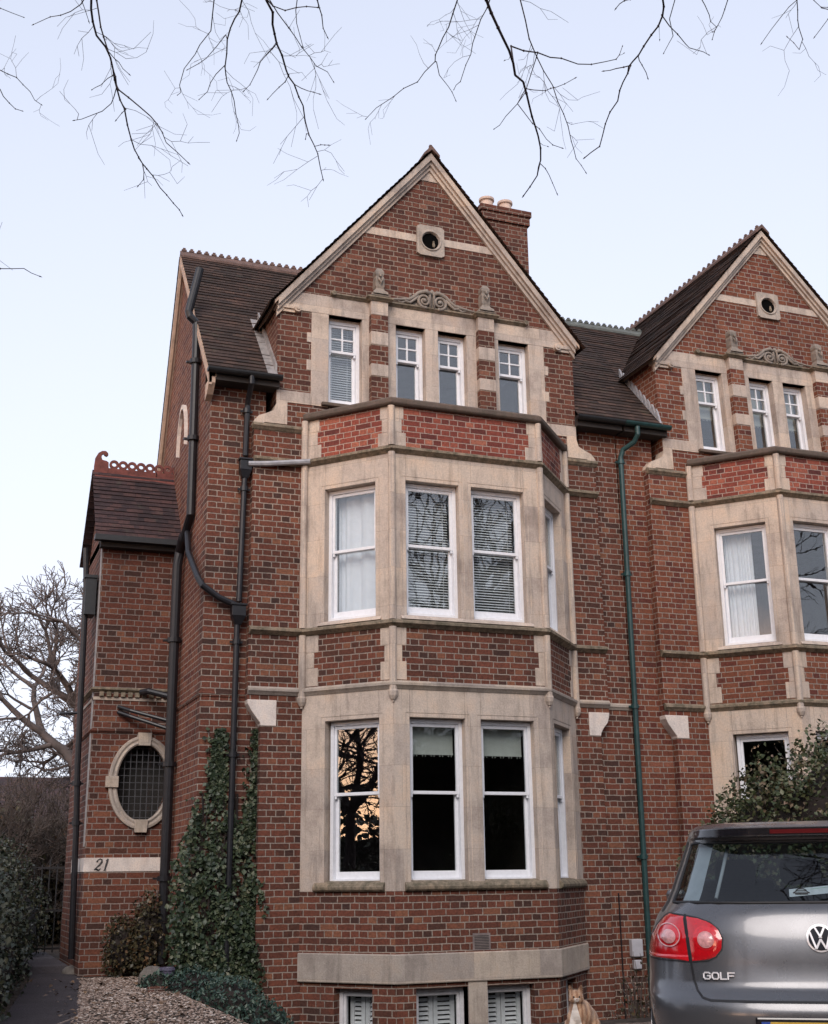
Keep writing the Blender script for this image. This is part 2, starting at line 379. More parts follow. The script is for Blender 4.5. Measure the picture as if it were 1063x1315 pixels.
def panel(mb, F, u0, u1, z0, z1, thick, holes=(), d=0.0):
    """wall panel with rectangular openings"""
    us = sorted({u0, u1, *[h[0] for h in holes], *[h[1] for h in holes]})
    for a, b in zip(us[:-1], us[1:]):
        hs = sorted([(h[2], h[3]) for h in holes if h[0] <= a+1e-6 and h[1] >= b-1e-6])
        z = z0
        for h0, h1 in hs:
            if h0 > z+1e-4: mb.fbox(F, a, b, d-thick, d, z, h0)
            z = max(z, h1)
        if z < z1-1e-4: mb.fbox(F, a, b, d-thick, d, z, z1)

def leaves(name, mat, pts, size, parent, jitter=.5, asp=.75, nrm=None, spread=1.0):
    """many leaf-sized folded blades at the given points"""
    P = np.asarray(pts, float); n = len(P)
    nv = rng.normal(size=(n, 3)) * spread
    if nrm is not None: nv = nv + np.asarray(nrm)
    nv /= np.linalg.norm(nv, axis=1, keepdims=True)
    t = rng.normal(size=(n, 3)); t[:, 2] -= .6; t -= (t*nv).sum(1, keepdims=True)*nv; t /= np.linalg.norm(t, axis=1, keepdims=True)
    b = np.cross(nv, t)
    sz = size*(1-jitter*.6+jitter*1.3*rng.random((n, 1)))
    a0 = P - t*sz*.5; a1 = P + t*sz*.55; l = P - t*sz*.08 + b*sz*asp*.5 + nv*sz*.12; r_ = P - t*sz*.08 - b*sz*asp*.5 + nv*sz*.12
    V = np.stack([a0, l, a1, r_], 1).reshape(-1, 3)
    L = rootloc(parent); V = V - np.array(L)
    me = bpy.data.meshes.new(name)
    me.vertices.add(4*n); me.vertices.foreach_set('co', V.ravel())
    me.loops.add(6*n); me.polygons.add(2*n)
    base = np.arange(n)[:, None]*4
    idx = np.concatenate([base+0, base+2, base+1, base+0, base+3, base+2], 1).ravel()
    me.loops.foreach_set('vertex_index', idx)
    me.polygons.foreach_set('loop_start', np.arange(0, 6*n, 3)); me.polygons.foreach_set('loop_total', np.full(2*n, 3))
    me.materials.append(mat); me.update(calc_edges=True); me.validate()
    o = bpy.data.objects.new(name, me); COL.objects.link(o); o.parent = parent
    return o
# ---------------------------------------------------------------- windows
def window(root, F, u0, u1, z0, z1, dep, zm, bars=False, dress=None, dz=None, glass='glass', wm='white'):
    mb = MB(); t = .045
    d0 = -dep-.13; d1 = -dep
    mb.fbox(F, u0, u0+t, d0, d1, z0, z1); mb.fbox(F, u1-t, u1, d0, d1, z0, z1)
    mb.fbox(F, u0+t, u1-t, d0, d1, z1-.05, z1); mb.fbox(F, u0+t, u1-t, d0, d1+.012, z0, z0+.035)
    a, b = u0+t, u1-t
    # upper (outer) sash
    e0, e1 = -dep-.055, -dep-.018
    s = .034
    mb.fbox(F, a, a+s, e0, e1, zm-.02, z1-.05); mb.fbox(F, b-s, b, e0, e1, zm-.02, z1-.05)
    mb.fbox(F, a+s, b-s, e0, e1, z1-.09, z1-.05); mb.fbox(F, a+s, b-s, e0, e1, zm-.02, zm+.018)
    for q in (a, b-s): mb.fbox(F, q+.004, q+s-.004, e0+.003, e1-.003, zm-.055, zm-.02)   # horns
    if bars:
        um = (a+b)/2; zc = (zm+z1-.07)/2
        mb.fbox(F, um-.011, um+.011, e0+.006, e1-.004, zm+.018, z1-.09)
        mb.fbox(F, a+s, um-.011, e0+.006, e1-.004, zc-.011, zc+.011); mb.fbox(F, um+.011, b-s, e0+.006, e1-.004, zc-.011, zc+.011)
    # lower (inner) sash
    g0, g1 = -dep-.102, -dep-.064
    mb.fbox(F, a, a+s+.006, g0, g1, z0+.035, zm+.015); mb.fbox(F, b-s-.006, b, g0, g1, z0+.035, zm+.015)
    mb.fbox(F, a+s+.006, b-s-.006, g0, g1, z0+.035, z0+.12); mb.fbox(F, a+s+.006, b-s-.006, g0, g1, zm-.018, zm+.015)
    wn = mb.build('sash_window', M[wm], root, bevel=.004)
    k = MB(); k.fbox(F, a+s-.003, b-s+.003, (e0+e1)/2-.002, (e0+e1)/2+.002, zm+.01, z1-.08); k.build('pane', M[glass], wn)
    k = MB(); k.fbox(F, a+s+.003, b-s-.003, (g0+g1)/2-.002, (g0+g1)/2+.002, z0+.11, zm-.01); k.build('pane', M[glass], wn)
    o_, al, nn = F; D = -dep-.17
    if dress == 'net':
        k = MB(); nu = 90; vs = []; fs = []
        for i in range(nu+1):
            q = i/nu; u = a+(b-a)*q
            dd = D - .03*(.5+.5*math.sin(q*46+math.sin(q*9)*2.5)) * (.5+.5*math.sin(q*5+1)) - .02*math.sin(q*17)
            for z in (z0+.02, z1-.02): vs.append((o_[0]+al[0]*u+nn[0]*dd, o_[1]+al[1]*u+nn[1]*dd, z))
        for i in range(nu): fs.append((2*i, 2*i+2, 2*i+3, 2*i+1))
        k.add(vs, fs); k.build('net_curtain', M['curtain'], wn, smooth=True)
    if dress == 'sidenet':
        k = MB(); nu = 60; vs = []; fs = []
        for i in range(nu+1):
            q = i/nu; u = a+(b-a)*(.02+.62*q)
            dd = D - .035*(.5+.5*math.sin(q*50+math.sin(q*9)*2.5))
            for z in (z0+.02, z1-.02): vs.append((o_[0]+al[0]*u+nn[0]*dd, o_[1]+al[1]*u+nn[1]*dd, z))
        for i in range(nu): fs.append((2*i, 2*i+2, 2*i+3, 2*i+1))
        k.add(vs, fs); k.build('net_curtain', M['curtain'], wn, smooth=True)
    if dress == 'roller':
        k = MB(); k.fbox(F, a+.01, b-.01, D-.006, D, dz, z1-.03); k.fbox(F, a+.01, b-.01, D-.014, D+.008, dz-.02, dz)
        nn_ = 16
        for i in range(nn_):
            if i % 3 == 1: continue
            u = a+.03+(b-a-.06)*i/(nn_-1); k.fbox(F, u-.0035, u+.0035, D-.004, D+.002, dz-.042, dz-.02)
        k.build('roller_blind', M['blind'], wn)
    if dress == 'venetian':
        k = MB(); z = dz if dz else z0+.1
        top = z1-.06
        nrow = int((top-z)/.034)
        for i in range(nrow):
            zz = z+i*.034
            P = lambda u, d, h: (o_[0]+al[0]*u+nn[0]*d, o_[1]+al[1]*u+nn[1]*d, h)
            k.add([P(a+.01, D+.012, zz), P(b-.01, D+.012, zz), P(b-.01, D-.012, zz+.021), P(a+.01, D-.012, zz+.021)], [(0, 1, 2, 3)])
        for u in (a+.08, b-.08): k.fbox(F, u-.002, u+.002, D+.013, D+.016, z, top)
        k.build('venetian_blind', M['slat'], wn)
    if dress == 'shutter':
        k = MB(); um = (a+b)/2
        for (p, q) in ((a+.004, um-.004), (um+.004, b-.004)):
            k.fbox(F, p, p+.05, D-.03, D, z0+.02, z1-.03); k.fbox(F, q-.05, q, D-.03, D, z0+.02, z1-.03)
            k.fbox(F, p+.05, q-.05, D-.03, D, z1-.11, z1-.03)
            zz = z0+.04
            while zz < z1-.13:
                P = lambda u, d, h: (o_[0]+al[0]*u+nn[0]*d, o_[1]+al[1]*u+nn[1]*d, h)
                k.add([P(p+.05, D-.002, zz), P(q-.05, D-.002, zz), P(q-.05, D-.03, zz+.03), P(p+.05, D-.03, zz+.03)], [(0, 1, 2, 3)])
                zz += .048
        k.build('louvred_shutter', M['white2'], wn)
    return wn

def tile_slope(mb, p0, along, L, up, n, expo, lift=.016):
    """stepped courses of roof tiles; up = unit vector up the slope"""
    p0 = Vector(p0); along = Vector(along); up = Vector(up); nor = along.cross(up)
    if nor.z < 0: nor = -nor
    for k in range(n):
        j = random.uniform(-.003, .003)
        a = p0+up*(k*expo); b = p0+up*((k+1)*expo+.02)
        segs = max(1, int(L/.55)); vs = []; fs = []
        for i in range(segs+1):
            q = along*(L*i/segs); w_ = random.uniform(-.004, .004)+j
            vs += [a+q+nor*(lift+w_), b+q+nor*.001, a+q-nor*.006]
        for i in range(segs): fs += [(3*i, 3*i+3, 3*i+4, 3*i+1), (3*i+2, 3*i+5, 3*i+3, 3*i)]
        mb.add(vs, fs)

YG, YW, YF, YP = 14.60, 14.74, 13.68, 16.55
A_, B_, C_, D_ = (4.10, 14.6), (4.95, 13.68), (6.98, 13.68), (7.83, 14.6)
FL, wL = frame(A_, B_); FF, wF = frame(B_, C_); FR, wR = frame(C_, D_)
FG = ((0, YG), (1, 0), (0, -1)); FW = ((0, YW), (1, 0), (0, -1)); FP = ((0, YP), (1, 0), (0, -1))
GX = 5.88   # centre line of the gable
def mx(x): return 2*GX-x
STR = [(0, 0), (.03, .0), (.055, .03), (.07, .045), (.07, .075), (.045, .095), (.0, .11)]
def string(mb, plan, z, h=.10, out=.065):
    mb.sweep(plan, [(-.02, z), (.012, z), (out*.6, z+h*.25), (out, z+h*.45), (out, z+h*.75), (.015, z+h), (-.02, z+h)])

def house(root, which):
    one = which == 1
    bk = M['brick'] if one else M['brick_mid']
    bg_ = M['brick_gable'] if one else M['brick_mid']
    xl = 2.88 if one else 3.0
    xr = 8.78 if one else 10.2
    # ---- brick walls
    w_ = MB()
    for (a, b) in ((3.42, 4.12), (7.81, 8.34)):
        w_.box(a, b, YG, YG+.4, 3.25, 6.75)
    w_.box(3.59, 4.12, YG, YG+.4, -2, 3.25); w_.box(7.81, 8.20, YG, YG+.4, -2, 3.25)
    w_.box(xl, 3.60, YW, YW+.3, -2, 7.45); w_.box(8.18, xr, YW, YW+.3, -2, 7.40)
    w_.box(3.70, 8.06, YG+.002, YG+.3, 6.40, 7.11)
    if one: w_.box(3.70, 4.2, YG+.001, YG+.3, 6.75, 7.11); w_.box(7.6, 8.06, YG+.001, YG+.3, 6.75, 7.11)
    w_.box(4.0, 7.9, 18.9, 19.1, -2, 8)
    w_.build('wall', bk, root)
    # ---- gable wall and dormer cheeks
    g = MB()
    panel(g, FG, 3.70, 8.06, 7.11, 8.44, .28, holes=[(4.20, mx(4.20), 7.11, 8.44)])
    g.xz([(3.70, 8.44), (8.06, 8.44), (8.06, 8.50), (GX, 11.04), (3.70, 8.50)], YG, YG+.28)
    for x0, x1 in ((3.701, 3.95), (7.81, 8.059)):
        g.yz([(YG+.28, 6.9), (YG+.28, 8.6), (15.75, 8.6), (15.75, 7.8), (15.2, 6.9)], x0, x1)
    # brick parts of the two piers
    for p0, p1 in ((4.97, 5.21), (mx(5.21), mx(4.97))):
        for z0, z1 in ((7.11, 7.61), (7.78, 8.06), (8.25, 8.50)):
            g.fbox(FG, p0, p1, -.2, .10, z0, z1)
    g.build('gable_wall', bg_, root)
    # ---- bay brickwork
    b = MB()
    for F, L, holes in ((FL, wL, [(.46, .95, -2, -.01)]), (FF, wF, [(.25, .87, -2, -.005), (1.10, 1.70, -2, -.005)]), (FR, wR, [(.30, .80, -2, -.01)])):
        panel(b, F, 0, L, -2, .05, .25, holes, -.02)
    b.build('basement_brickwork', bk, root)
    for z0, z1, nm in ((.36, 1.05, 'bay_brickwork'), (3.41, 4.06, 'spandrel_brickwork')):
        b = MB()
        for F, L in ((FL, wL), (FF, wF), (FR, wR)): b.fbox(F, 0, L, -.25, 0, z0, z1)
        b.build(nm, bk, root)
    pr = MB()
    for F, L in ((FL, wL), (FF, wF), (FR, wR)): pr.fbox(F, 0, L, -.22, 0, 6.34, 6.87)
    pr.build('parapet', M['brick_red'], root)
    # ---- bay stone
    s = MB()
    plan = [A_, B_, C_, D_]
    s.sweep(plan, [(-.2, .05), (.022, .05), (.028, .06), (.028, .35), (.02, .362), (-.2, .362)])
    band = s.build('stone_band', M['stone_grey'], root)
    s = MB()
    for F, L, ho in ((FL, wL, [(.325, 1.06)]), (FF, wF, [(.20, .905), (1.11, 1.815)]), (FR, wR, [(.19, .93)])):
        # ground floor stone frame, then first floor
        panel(s, F, 0, L, 1.03, 3.32, .26, [(a, b_, 1.11, 2.985) for a, b_ in ho], .004)
        ho1 = {wL: [(.27, 1.03)], wF: [(.17, .88), (1.06, 1.78)]}.get(L, None)
        ho1 = [(.30, 1.02)] if F is FL else [(.18, .89), (1.06, 1.79)] if F is FF else [(.20, .96)]
        panel(s, F, 0, L, 4.06, 6.25, .26, [(a, b_, 4.20, 5.90) for a, b_ in ho1], .004)
        # chamfered outer edges of the openings
        for lst, z0, z1 in ((ho, 1.11, 2.985), (ho1, 4.20, 5.90)):
            for a, b_ in lst:
                o_, al, nn = F
                P = lambda u, d, z: (o_[0]+al[0]*u+nn[0]*d, o_[1]+al[1]*u+nn[1]*d, z)
                c = .05
                fr = [(a-c, z0), (a-c, z1+c), (b_+c, z1+c), (b_+c, z0)]; fi = [(a, z0), (a, z1), (b_, z1), (b_, z0)]
                vs = [P(u, .009, z) for u, z in fr]+[P(u, -.05, z) for u, z in fi]+[P(u, .009, z) for u, z in [(a-c-.012, z0), (a-c-.012, z1+c+.012), (b_+c+.012, z1+c+.012), (b_+c+.012, z0)]]
                s.add(vs, [(0, 1, 5, 4), (1, 2, 6, 5), (2, 3, 7, 6), (8, 9, 1, 0), (9, 10, 2, 1), (10, 11, 3, 2)])
    # quoins, toothed into the brickwork
    for F, L in ((FL, wL), (FF, wF), (FR, wR)):
        for z0, z1, wd in ((3.42, 3.64, .17), (3.64, 3.83, .115), (3.83, 4.045, .17), (6.345, 6.52, .19), (6.52, 6.70, .135), (6.70, 6.868, .16)):
            e = .05 if F is FL else 0
            s.fbox(F, 0, wd+e, -.1, .007, z0, z1); s.fbox(F, L-wd, L, -.1, .007, z0, z1)
    st = s.build('bay_stonework', M['stone'], root, bevel=.006)
    # corner shafts with pendants
    for p in (A_, B_, C_, D_):
        k = MB(); q = Vector(p)
        off = {A_: (-.015, -.03), B_: (-.004, -.006), C_: (.004, -.006), D_: (.01, -.03)}[p]
        c = (q.x+off[0], q.y+off[1])
        for z0, z1 in ((3.30, 4.05), (4.14, 6.25), (6.34, 6.86)):
            k.lathe((c[0], c[1], 0), [(0, z0), (.045, z0), (.045, z1), (0, z1)], 14)
        k.lathe((c[0], c[1], 3.30), [(0, -.15), (.014, -.145), (.016, -.125), (.03, -.115), (.052, -.07), (.058, -.02), (.05, .0), (0, 0)], 14)
        k.build('corner_shaft', M['stone'], root, smooth=False)
    # string courses, sills and coping of the bay
    k = MB()
    pl2 = [(3.42, YG), A_, B_, C_, D_, (8.34, YG)]
    string(k, pl2, 4.045, .10, .075); k.build('string_course', M['stone_dirty'], root)
    k = MB(); string(k, pl2, 3.31, .10, .055); k.build('string_course', M['stone_grey'] if one else M['stone_dirty'], root)
    k = MB(); string(k, pl2, 6.24, .10, .07); k.build('string_course', M['stone_dirty'], root)
    k = MB(); k.sweep(plan, [(-.30, 6.865), (.05, 6.865), (.075, 6.89), (.075, 6.945), (.03, 6.975), (-.30, 6.985)]); k.build('coping', M['coping'], root, bevel=.01)
    k = MB(); k.add([(4.3, 14.6, 6.42), (5.0, 13.85, 6.42), (6.93, 13.85, 6.42), (7.63, 14.6, 6.42)], [(0, 1, 2, 3)]); k.build('bay_roof', M['lead'], root)
    k = MB(); string(k, [(3.40, YG), (4.15, YG)], 6.70, .09, .05); k.build('string_course', M['stone_dirty'], root)
    k = MB(); string(k, [(7.80, YG), (8.36, YG)], 6.70, .09, .05); k.build('string_course', M['stone_dirty'], root)
    k = MB(); string(k, [(8.34, YW), (xr, YW)] , 3.31, .09, .04)
    k.build('string_course', M['stone_grey'], root)
    for F, a, b_ in ((FL, .20, 1.13), (FF, .12, 1.90), (FR, .11, 1.24)):
        k = MB(); o_, al, nn = F
        P = lambda u, d, z: (o_[0]+al[0]*u+nn[0]*d, o_[1]+al[1]*u+nn[1]*d, z)
        prof = [(-.16, 1.16), (0.0, 1.135), (.045, 1.11), (.06, 1.08), (.055, 1.05), (.03, 1.03), (-.01, 1.025)]
        vs = [P(a, d, z) for d, z in prof]+[P(b_, d, z) for d, z in prof]; n_ = len(prof)
        k.add(vs, [(i, (i+1) % n_, (i+1) % n_+n_, i+n_) for i in range(n_)]+[tuple(range(n_)), tuple(range(2*n_-1, n_-1, -1))])
        k.build('window_sill', M['stone_dirty'], root, bevel=.008)
    for F, a, b_ in ((FL, .22, 1.10), (FF, .10, 1.86), (FR, .13, 1.04)):
        k = MB(); o_, al, nn = F
        P = lambda u, d, z: (o_[0]+al[0]*u+nn[0]*d, o_[1]+al[1]*u+nn[1]*d, z)
        prof = [(-.17, 4.235), (0, 4.20), (.04, 4.15), (-.01, 4.145)]
        vs = [P(a, d, z) for d, z in prof]+[P(b_, d, z) for d, z in prof]
        k.add(vs, [(i, (i+1) % 4, (i+1) % 4+4, i+4) for i in range(4)]+[(0, 1, 2, 3), (7, 6, 5, 4)])
        k.build('window_sill', M['stone'], root)
    # basement mullion
    k = MB(); k.fbox(FF, .87, 1.10, -.25, .006, -2, .048); k.build('mullion', M['stone_grey'], root)
    # ---- windows of the bay
    D1 = ('roller', 2.60) if one else (None, None)
    window(root, FL, .345, 1.055, 1.13, 2.98, .10, 2.13, glass='glass_up' if one else 'glass_dim')
    window(root, FF, .20, .905, 1.13, 2.98, .10, 2.13, dress=D1[0], dz=D1[1], glass='glass_dim')
    window(root, FF, 1.11, 1.815, 1.13, 2.98, .10, 2.13, dress=D1[0], dz=D1[1], glass='glass_dim')
    window(root, FR, .19, .93, 1.13, 2.98, .10, 2.13)
    window(root, FL, .30, 1.02, 4.22, 5.895, .10, 5.10, dress='net' if one else 'sidenet')
    window(root, FF, .18, .89, 4.22, 5.895, .10, 5.10, dress='venetian' if one else None)
    window(root, FF, 1.06, 1.79, 4.22, 5.895, .10, 5.10, dress='venetian' if one else None)
    window(root, FR, .20, .96, 4.22, 5.895, .10, 5.10)
    window(root, FL, .46, .95, -1.6, -.01, .14, -.75, dress='shutter', glass='glass_dim', wm='white2')
    window(root, FF, .25, .87, -1.6, -.005, .14, -.75, dress='shutter', glass='glass_dim', wm='white2')
    window(root, FF, 1.10, 1.70, -1.6, -.005, .14, -.75, dress='shutter', glass='glass_dim', wm='white2')
    window(root, FR, .30, .80, -1.6, -.01, .14, -.75, glass='glass_dim', wm='white2')
    # ---- air brick
    if one:
        k = MB(); k.fbox(FF, .935, 1.155, -.01, .006, .375, .56)
        vent = k.build('air_brick', M['vent'], root)
        k = MB()
        for i in range(9): k.fbox(FF, .955, 1.135, .0062, .008, .39+i*.017, .398+i*.017)
        k.build('vent_slots', M['dark'], vent)
    # ---- gable stonework
    s = MB()
    s.fbox(FG, 3.72, 4.16, -.1, .010, 7.11, 7.275); s.fbox(FG, mx(4.16), mx(3.72), -.1, .010, 7.11, 7.275)
    sh = [(3.701, 7.275), (3.701, 7.08), (3.67, 6.98), (3.58, 6.93), (3.48, 6.89), (3.42, 6.82), (3.405, 6.775), (3.43, 6.74), (3.52, 6.755), (3.55, 6.80), (3.85, 6.80), (3.85, 7.11), (3.85, 7.275)]
    s.xz(sh, YG-.013, YG+.2); s.xz([(mx(x), z) for x, z in sh], YG-.013, YG+.2)
    # lintel band
    s.xz([(3.80, 8.50), (3.965, 8.705), (mx(3.965), 8.705), (mx(3.80), 8.50), (mx(3.80), 8.44), (3.80, 8.44)], YG-.012, YG+.1)
    s.fbox(FG, 4.20, mx(4.20), -.28, -.1, 8.41, 8.44)
    # jambs, mullion
    for sg in (0, 1):
        def X(a, b): return (a, b) if sg == 0 else (mx(b), mx(a))
        for a, b_, d, z0, z1 in ((4.16, 4.40, .010, 7.11, 8.44), (4.10, 4.16, .010, 7.60, 7.75), (4.10, 4.16, .010, 8.00, 8.14), (4.87, 4.97, .010, 7.11, 8.44), (5.21, 5.355, .010, 7.11, 8.44)):
            x0, x1 = X(a, b_); s.fbox(FG, x0, x1, -.26, d, z0, z1)
        x0, x1 = X(4.40, 4.87); s.fbox(FG, x0, x1, -.26, -.02, 7.11, 7.18)
        x0, x1 = X(5.355, 5.785); s.fbox(FG, x0, x1, -.26, -.02, 7.11, 7.18)
        # pier stone blocks, cap
        x0, x1 = X(4.968, 5.212)
        for z0, z1 in ((7.61, 7.78), (8.06, 8.25), (8.50, 8.73)): s.fbox(FG, x0, x1, -.15, .104, z0, z1)
        # kneeler block
        x0, x1 = X(3.665, 3.99); s.fbox(FG, x0, x1, -.1, .05, 8.43, 8.485)
        x0, x1 = X(3.71, 3.93); s.fbox(FG, x0, x1, -.1, .03, 8.385, 8.43)
        cx = 3.955 if sg == 0 else mx(3.955)
        s.tube([(cx, YG-.075, 8.435), (cx, YG+.02, 8.435)], .048, 12); s.tube([(cx, YG-.09, 8.435), (cx, YG-.07, 8.435)], .022, 8)
    s.fbox(FG, 5.785, mx(5.785), -.26, .012, 7.11, 8.44)
    # upper band, apex stone
    zb = lambda z: (11.04-z)/1.165
    s.xz([(GX-zb(9.76), 9.76), (GX-zb(9.875), 9.875), (GX+zb(9.875), 9.875), (GX+zb(9.76), 9.76)], YG-.010, YG+.05)
    s.xz([(GX-zb(10.76), 10.76), (GX, 11.04), (GX+zb(10.76), 10.76)], YG-.012, YG+.05)
    s.build('gable_stonework', M['stone'], root, bevel=.005)
    # roundel: square block with a shallow recess and a black disc for its shade
    k = MB(); cz = 9.795; n_ = 32; vs = []; fs = []
    hw, hh = .205, .235
    for i in range(n_):
        a = 2*math.pi*i/n_; ca, sa = math.cos(a), math.sin(a)
        q = min(hw/max(abs(ca), 1e-6), hh/max(abs(sa), 1e-6))
        vs += [(GX+ca*q, YG-.045, cz+sa*q), (GX+ca*.165, YG-.045, cz+sa*.165), (GX+ca*.155, YG-.06, cz+sa*.155), (GX+ca*.14, YG-.06, cz+sa*.14), (GX+ca*.125, YG-.03, cz+sa*.125), (GX+ca*.125, YG-.004, cz+sa*.125), (GX+ca*q, YG+.02, cz+sa*q)]
    for i in range(n_):
        j = (i+1) % n_
        for q in range(5): fs.append((i*7+q, i*7+q+1, j*7+q+1, j*7+q))
        fs.append((i*7, j*7, j*7+6, i*7+6))
    k.add(vs, fs); rd = k.build('roundel', M['stone_grey'], root)
    k = MB(); k.tube([(GX, YG-.020, cz), (GX, YG-.013, cz)], .128, 24); k.build('roundel_shade_disc', M['hole_shade'], rd)
    k = MB(); k.lathe((GX+.05, YG-.022, cz-.03), [(0, -.06), (.018, -.05), (.022, -.02), (.014, .01), (.018, .03), (0, .05)], 10); k.build('bust', M['stone_dirty'], rd)
    # raking verge mouldings
    sl_ = 1.19
    for sg in (-1, 1):
        k = MB()
        for (t0, t1, y0) in ((.0, .105, YG-.115), (.105, .165, YG-.075), (.165, .235, YG-.04)):
            pts = [(GX, 11.16-t0), (GX+sg*2.20, 11.16-t0-2.20*sl_), (GX+sg*2.20, 11.16-t1-2.20*sl_+.0), (GX, 11.16-t1)]
            k.xz(pts, y0, YG+.02)
        k.build('verge_moulding', M['stone'], root)
    # string over the windows, with the piers breaking through
    k = MB()
    string(k, [(4.44, YG-.01), (4.955, YG-.01), (4.955, YG-.11), (5.225, YG-.11), (5.225, YG-.01), (mx(5.225), YG-.01), (mx(5.225), YG-.11), (mx(4.955), YG-.11), (mx(4.955), YG-.01), (mx(4.44), YG-.01)], 8.70, .07, .05)
    for cx in (4.45, mx(4.45)): k.tube([(cx, YG-.08, 8.745), (cx, YG+.01, 8.745)], .035, 10)
    k.build('hood_mould', M['stone_dirty'], root)
    for cx in (5.09, mx(5.09)):
        k = MB(); yc = YG-.06
        k.box(cx-.125, cx+.125, YG-.15, YG+.05, 8.765, 8.79)
        sect = [(8.79, .11), (8.83, .10), (8.86, .068), (8.89, .056), (8.92, .064), (9.04, .064), (9.08, .052), (9.11, .062), (9.15, .062), (9.18, .048), (9.205, .03)]
        for (z0, a), (z1, b_) in zip(sect[:-1], sect[1:]):
            k.add([(cx-a, yc-a, z0), (cx+a, yc-a, z0), (cx+a, yc+.09, z0), (cx-a, yc+.09, z0), (cx-b_, yc-b_, z1), (cx+b_, yc-b_, z1), (cx+b_, yc+.09, z1), (cx-b_, yc+.09, z1)],
                  [(0, 1, 5, 4), (1, 2, 6, 5), (3, 0, 4, 7)]+([(4, 5, 6, 7)] if z1 > 9.23 else []))
        k.tube([(cx-.03, yc-.085, 9.03), (cx-.02, yc-.10, 9.0), (cx, yc-.105, 8.96), (cx+.02, yc-.1, 9.0), (cx+.03, yc-.085, 9.04)], .014, 6)
        k.tube([(cx, yc-.08, 9.09), (cx, yc-.10, 9.05)], [.03, .01], 6)
        k.build('finial', M['stone_worn'], root, bevel=.008)
    # carved scrolls over the middle lights
    k = MB(); y0 = YG-.03
    for sg in (-1, 1):
        c0 = GX+sg*.115; pts = []; rr = []
        for i in range(36):
            a = i/35*3.6*math.pi; r_ = .018+.085*(i/35)
            pts.append((c0-sg*r_*math.cos(a), y0-.02, 8.84+r_*math.sin(a))); rr.append(.014+.010*i/35)
        k.tube(pts, rr, 7)
        k.tube([(c0, y0-.05, 8.84), (c0, y0, 8.84)], .026, 10)
        e = [(.02, 8.96), (.10, 8.99), (.20, 8.95), (.27, 8.88), (.34, 8.83), (.44, 8.815), (.56, 8.80), (.74, 8.785)]
        k.tube([(GX+sg*x, y0-.015, z) for x, z in e], [.03, .032, .03, .028, .026, .024, .018, .01], 7)
        e = [(.20, 8.90), (.27, 8.83), (.33, 8.78), (.39, 8.79), (.41, 8.83), (.38, 8.85)]
        k.tube([(GX+sg*x, y0-.02, z) for x, z in e], [.02, .022, .022, .02, .016, .01], 6)
        e = [(.38, 8.80), (.45, 8.765), (.50, 8.78), (.49, 8.815)]
        k.tube([(GX+sg*x, y0-.015, z) for x, z in e], [.016, .017, .014, .008], 6)
        for q in range(6):
            x = .06+q*.05; z = 8.995-q*.022
            k.tube([(GX+sg*x, y0-.02, z), (GX+sg*(x+.02), y0-.02, z+.03)], [.02, .008], 6)
        k.tube([(GX+sg*.03, y0-.02, 8.74), (GX+sg*.03, y0-.02, 8.95), (GX, y0-.02, 9.02)], [.018, .02, .016], 6)
    k.xz([(GX-.55, 8.765), (GX-.32, 8.83), (GX-.2, 8.93), (GX, 9.0), (GX+.2, 8.93), (GX+.32, 8.83), (GX+.55, 8.765)], YG-.02, YG+.02)
    k.build('carved_scrolls', M['stone_worn'], root, smooth=True)
    # sills of the gable windows
    for a, b_ in ((4.30, 4.93), (5.24, mx(5.24)), (mx(4.93), mx(4.30))):
        k = MB(); k.fbox(FG, a, b_, -.12, .065, 7.115, 7.165); k.build('window_sill', M['coping'], root, bevel=.012)
    for i, (a, b_) in enumerate(((4.40, 4.87), (5.355, 5.785), (mx(5.785), mx(5.355)), (mx(4.87), mx(4.40)))):
        if one: dr = ('venetian', 7.29) if i == 0 else (None, None)
        else: dr = ('roller', 7.80) if i < 3 else (None, None)
        window(root, FG, a, b_, 7.18, 8.415, .11, 7.975, bars=True, dress=dr[0], dz=dr[1], glass='glass_up')
    # corbels under the pilasters
    for pts in ([(3.42, 3.25), (3.425, 3.20), (3.47, 3.12), (3.53, 3.04), (3.585, 2.97), (3.59, 2.94), (3.78, 2.94), (3.78, 3.25)],
                [(8.34, 3.25), (8.335, 3.20), (8.31, 3.12), (8.25, 3.05), (8.205, 2.98), (8.20, 2.94), (8.03, 2.94), (8.03, 3.25)]):
        k = MB(); k.xz(pts, YG-.012, YG+.2); k.build('corbel', M['render'], root, bevel=.008)
    # ---- roofs
    Z0 = 502*.0745-30
    up = Vector((0, 2.6, 2.93)).normalized(); ex = .0745/up.z
    k = MB()
    x0 = 2.79 if one else 3.0
    tile_slope(k, (x0, 14.50, Z0), (1, 0, 0), 3.69-x0, up, 40, ex)
    tile_slope(k, (8.07, 14.50, Z0), (1, 0, 0), (8.78 if one else 10.2)-8.07, up, 40, ex)
    k0 = 15
    tile_slope(k, (3.69, 14.50+up.y*ex*k0, Z0+.0745*k0), (1, 0, 0), 8.07-3.69, up, 40-k0, ex)
    upb = Vector((0, -1.82, 4.42)).normalized()
    tile_slope(k, (x0, 18.96, 5.97), (1, 0, 0), (8.78 if one else 10.2)-x0, upb, 58, .0745/upb.z)
    ug = Vector((1, 0, sl_)).normalized(); eg = .0745/ug.z
    zg = math.floor((8.47+30)/.0745)*.0745-30
    nn_ = int((11.20-zg)/.0745)
    xg = GX-(11.20-zg)/sl_
    tile_slope(k, (xg, YG-.15, zg), (0, 1, 0), 5.2, ug, nn_, eg)
    ug2 = Vector((-1, 0, sl_)).normalized()
    tile_slope(k, (mx(xg), YG-.15, zg), (0, 1, 0), 5.2, ug2, nn_, eg)
    rf = k.build('roof', M['tile'], root)
    # soffits / boards closing the roofs
    k = MB()
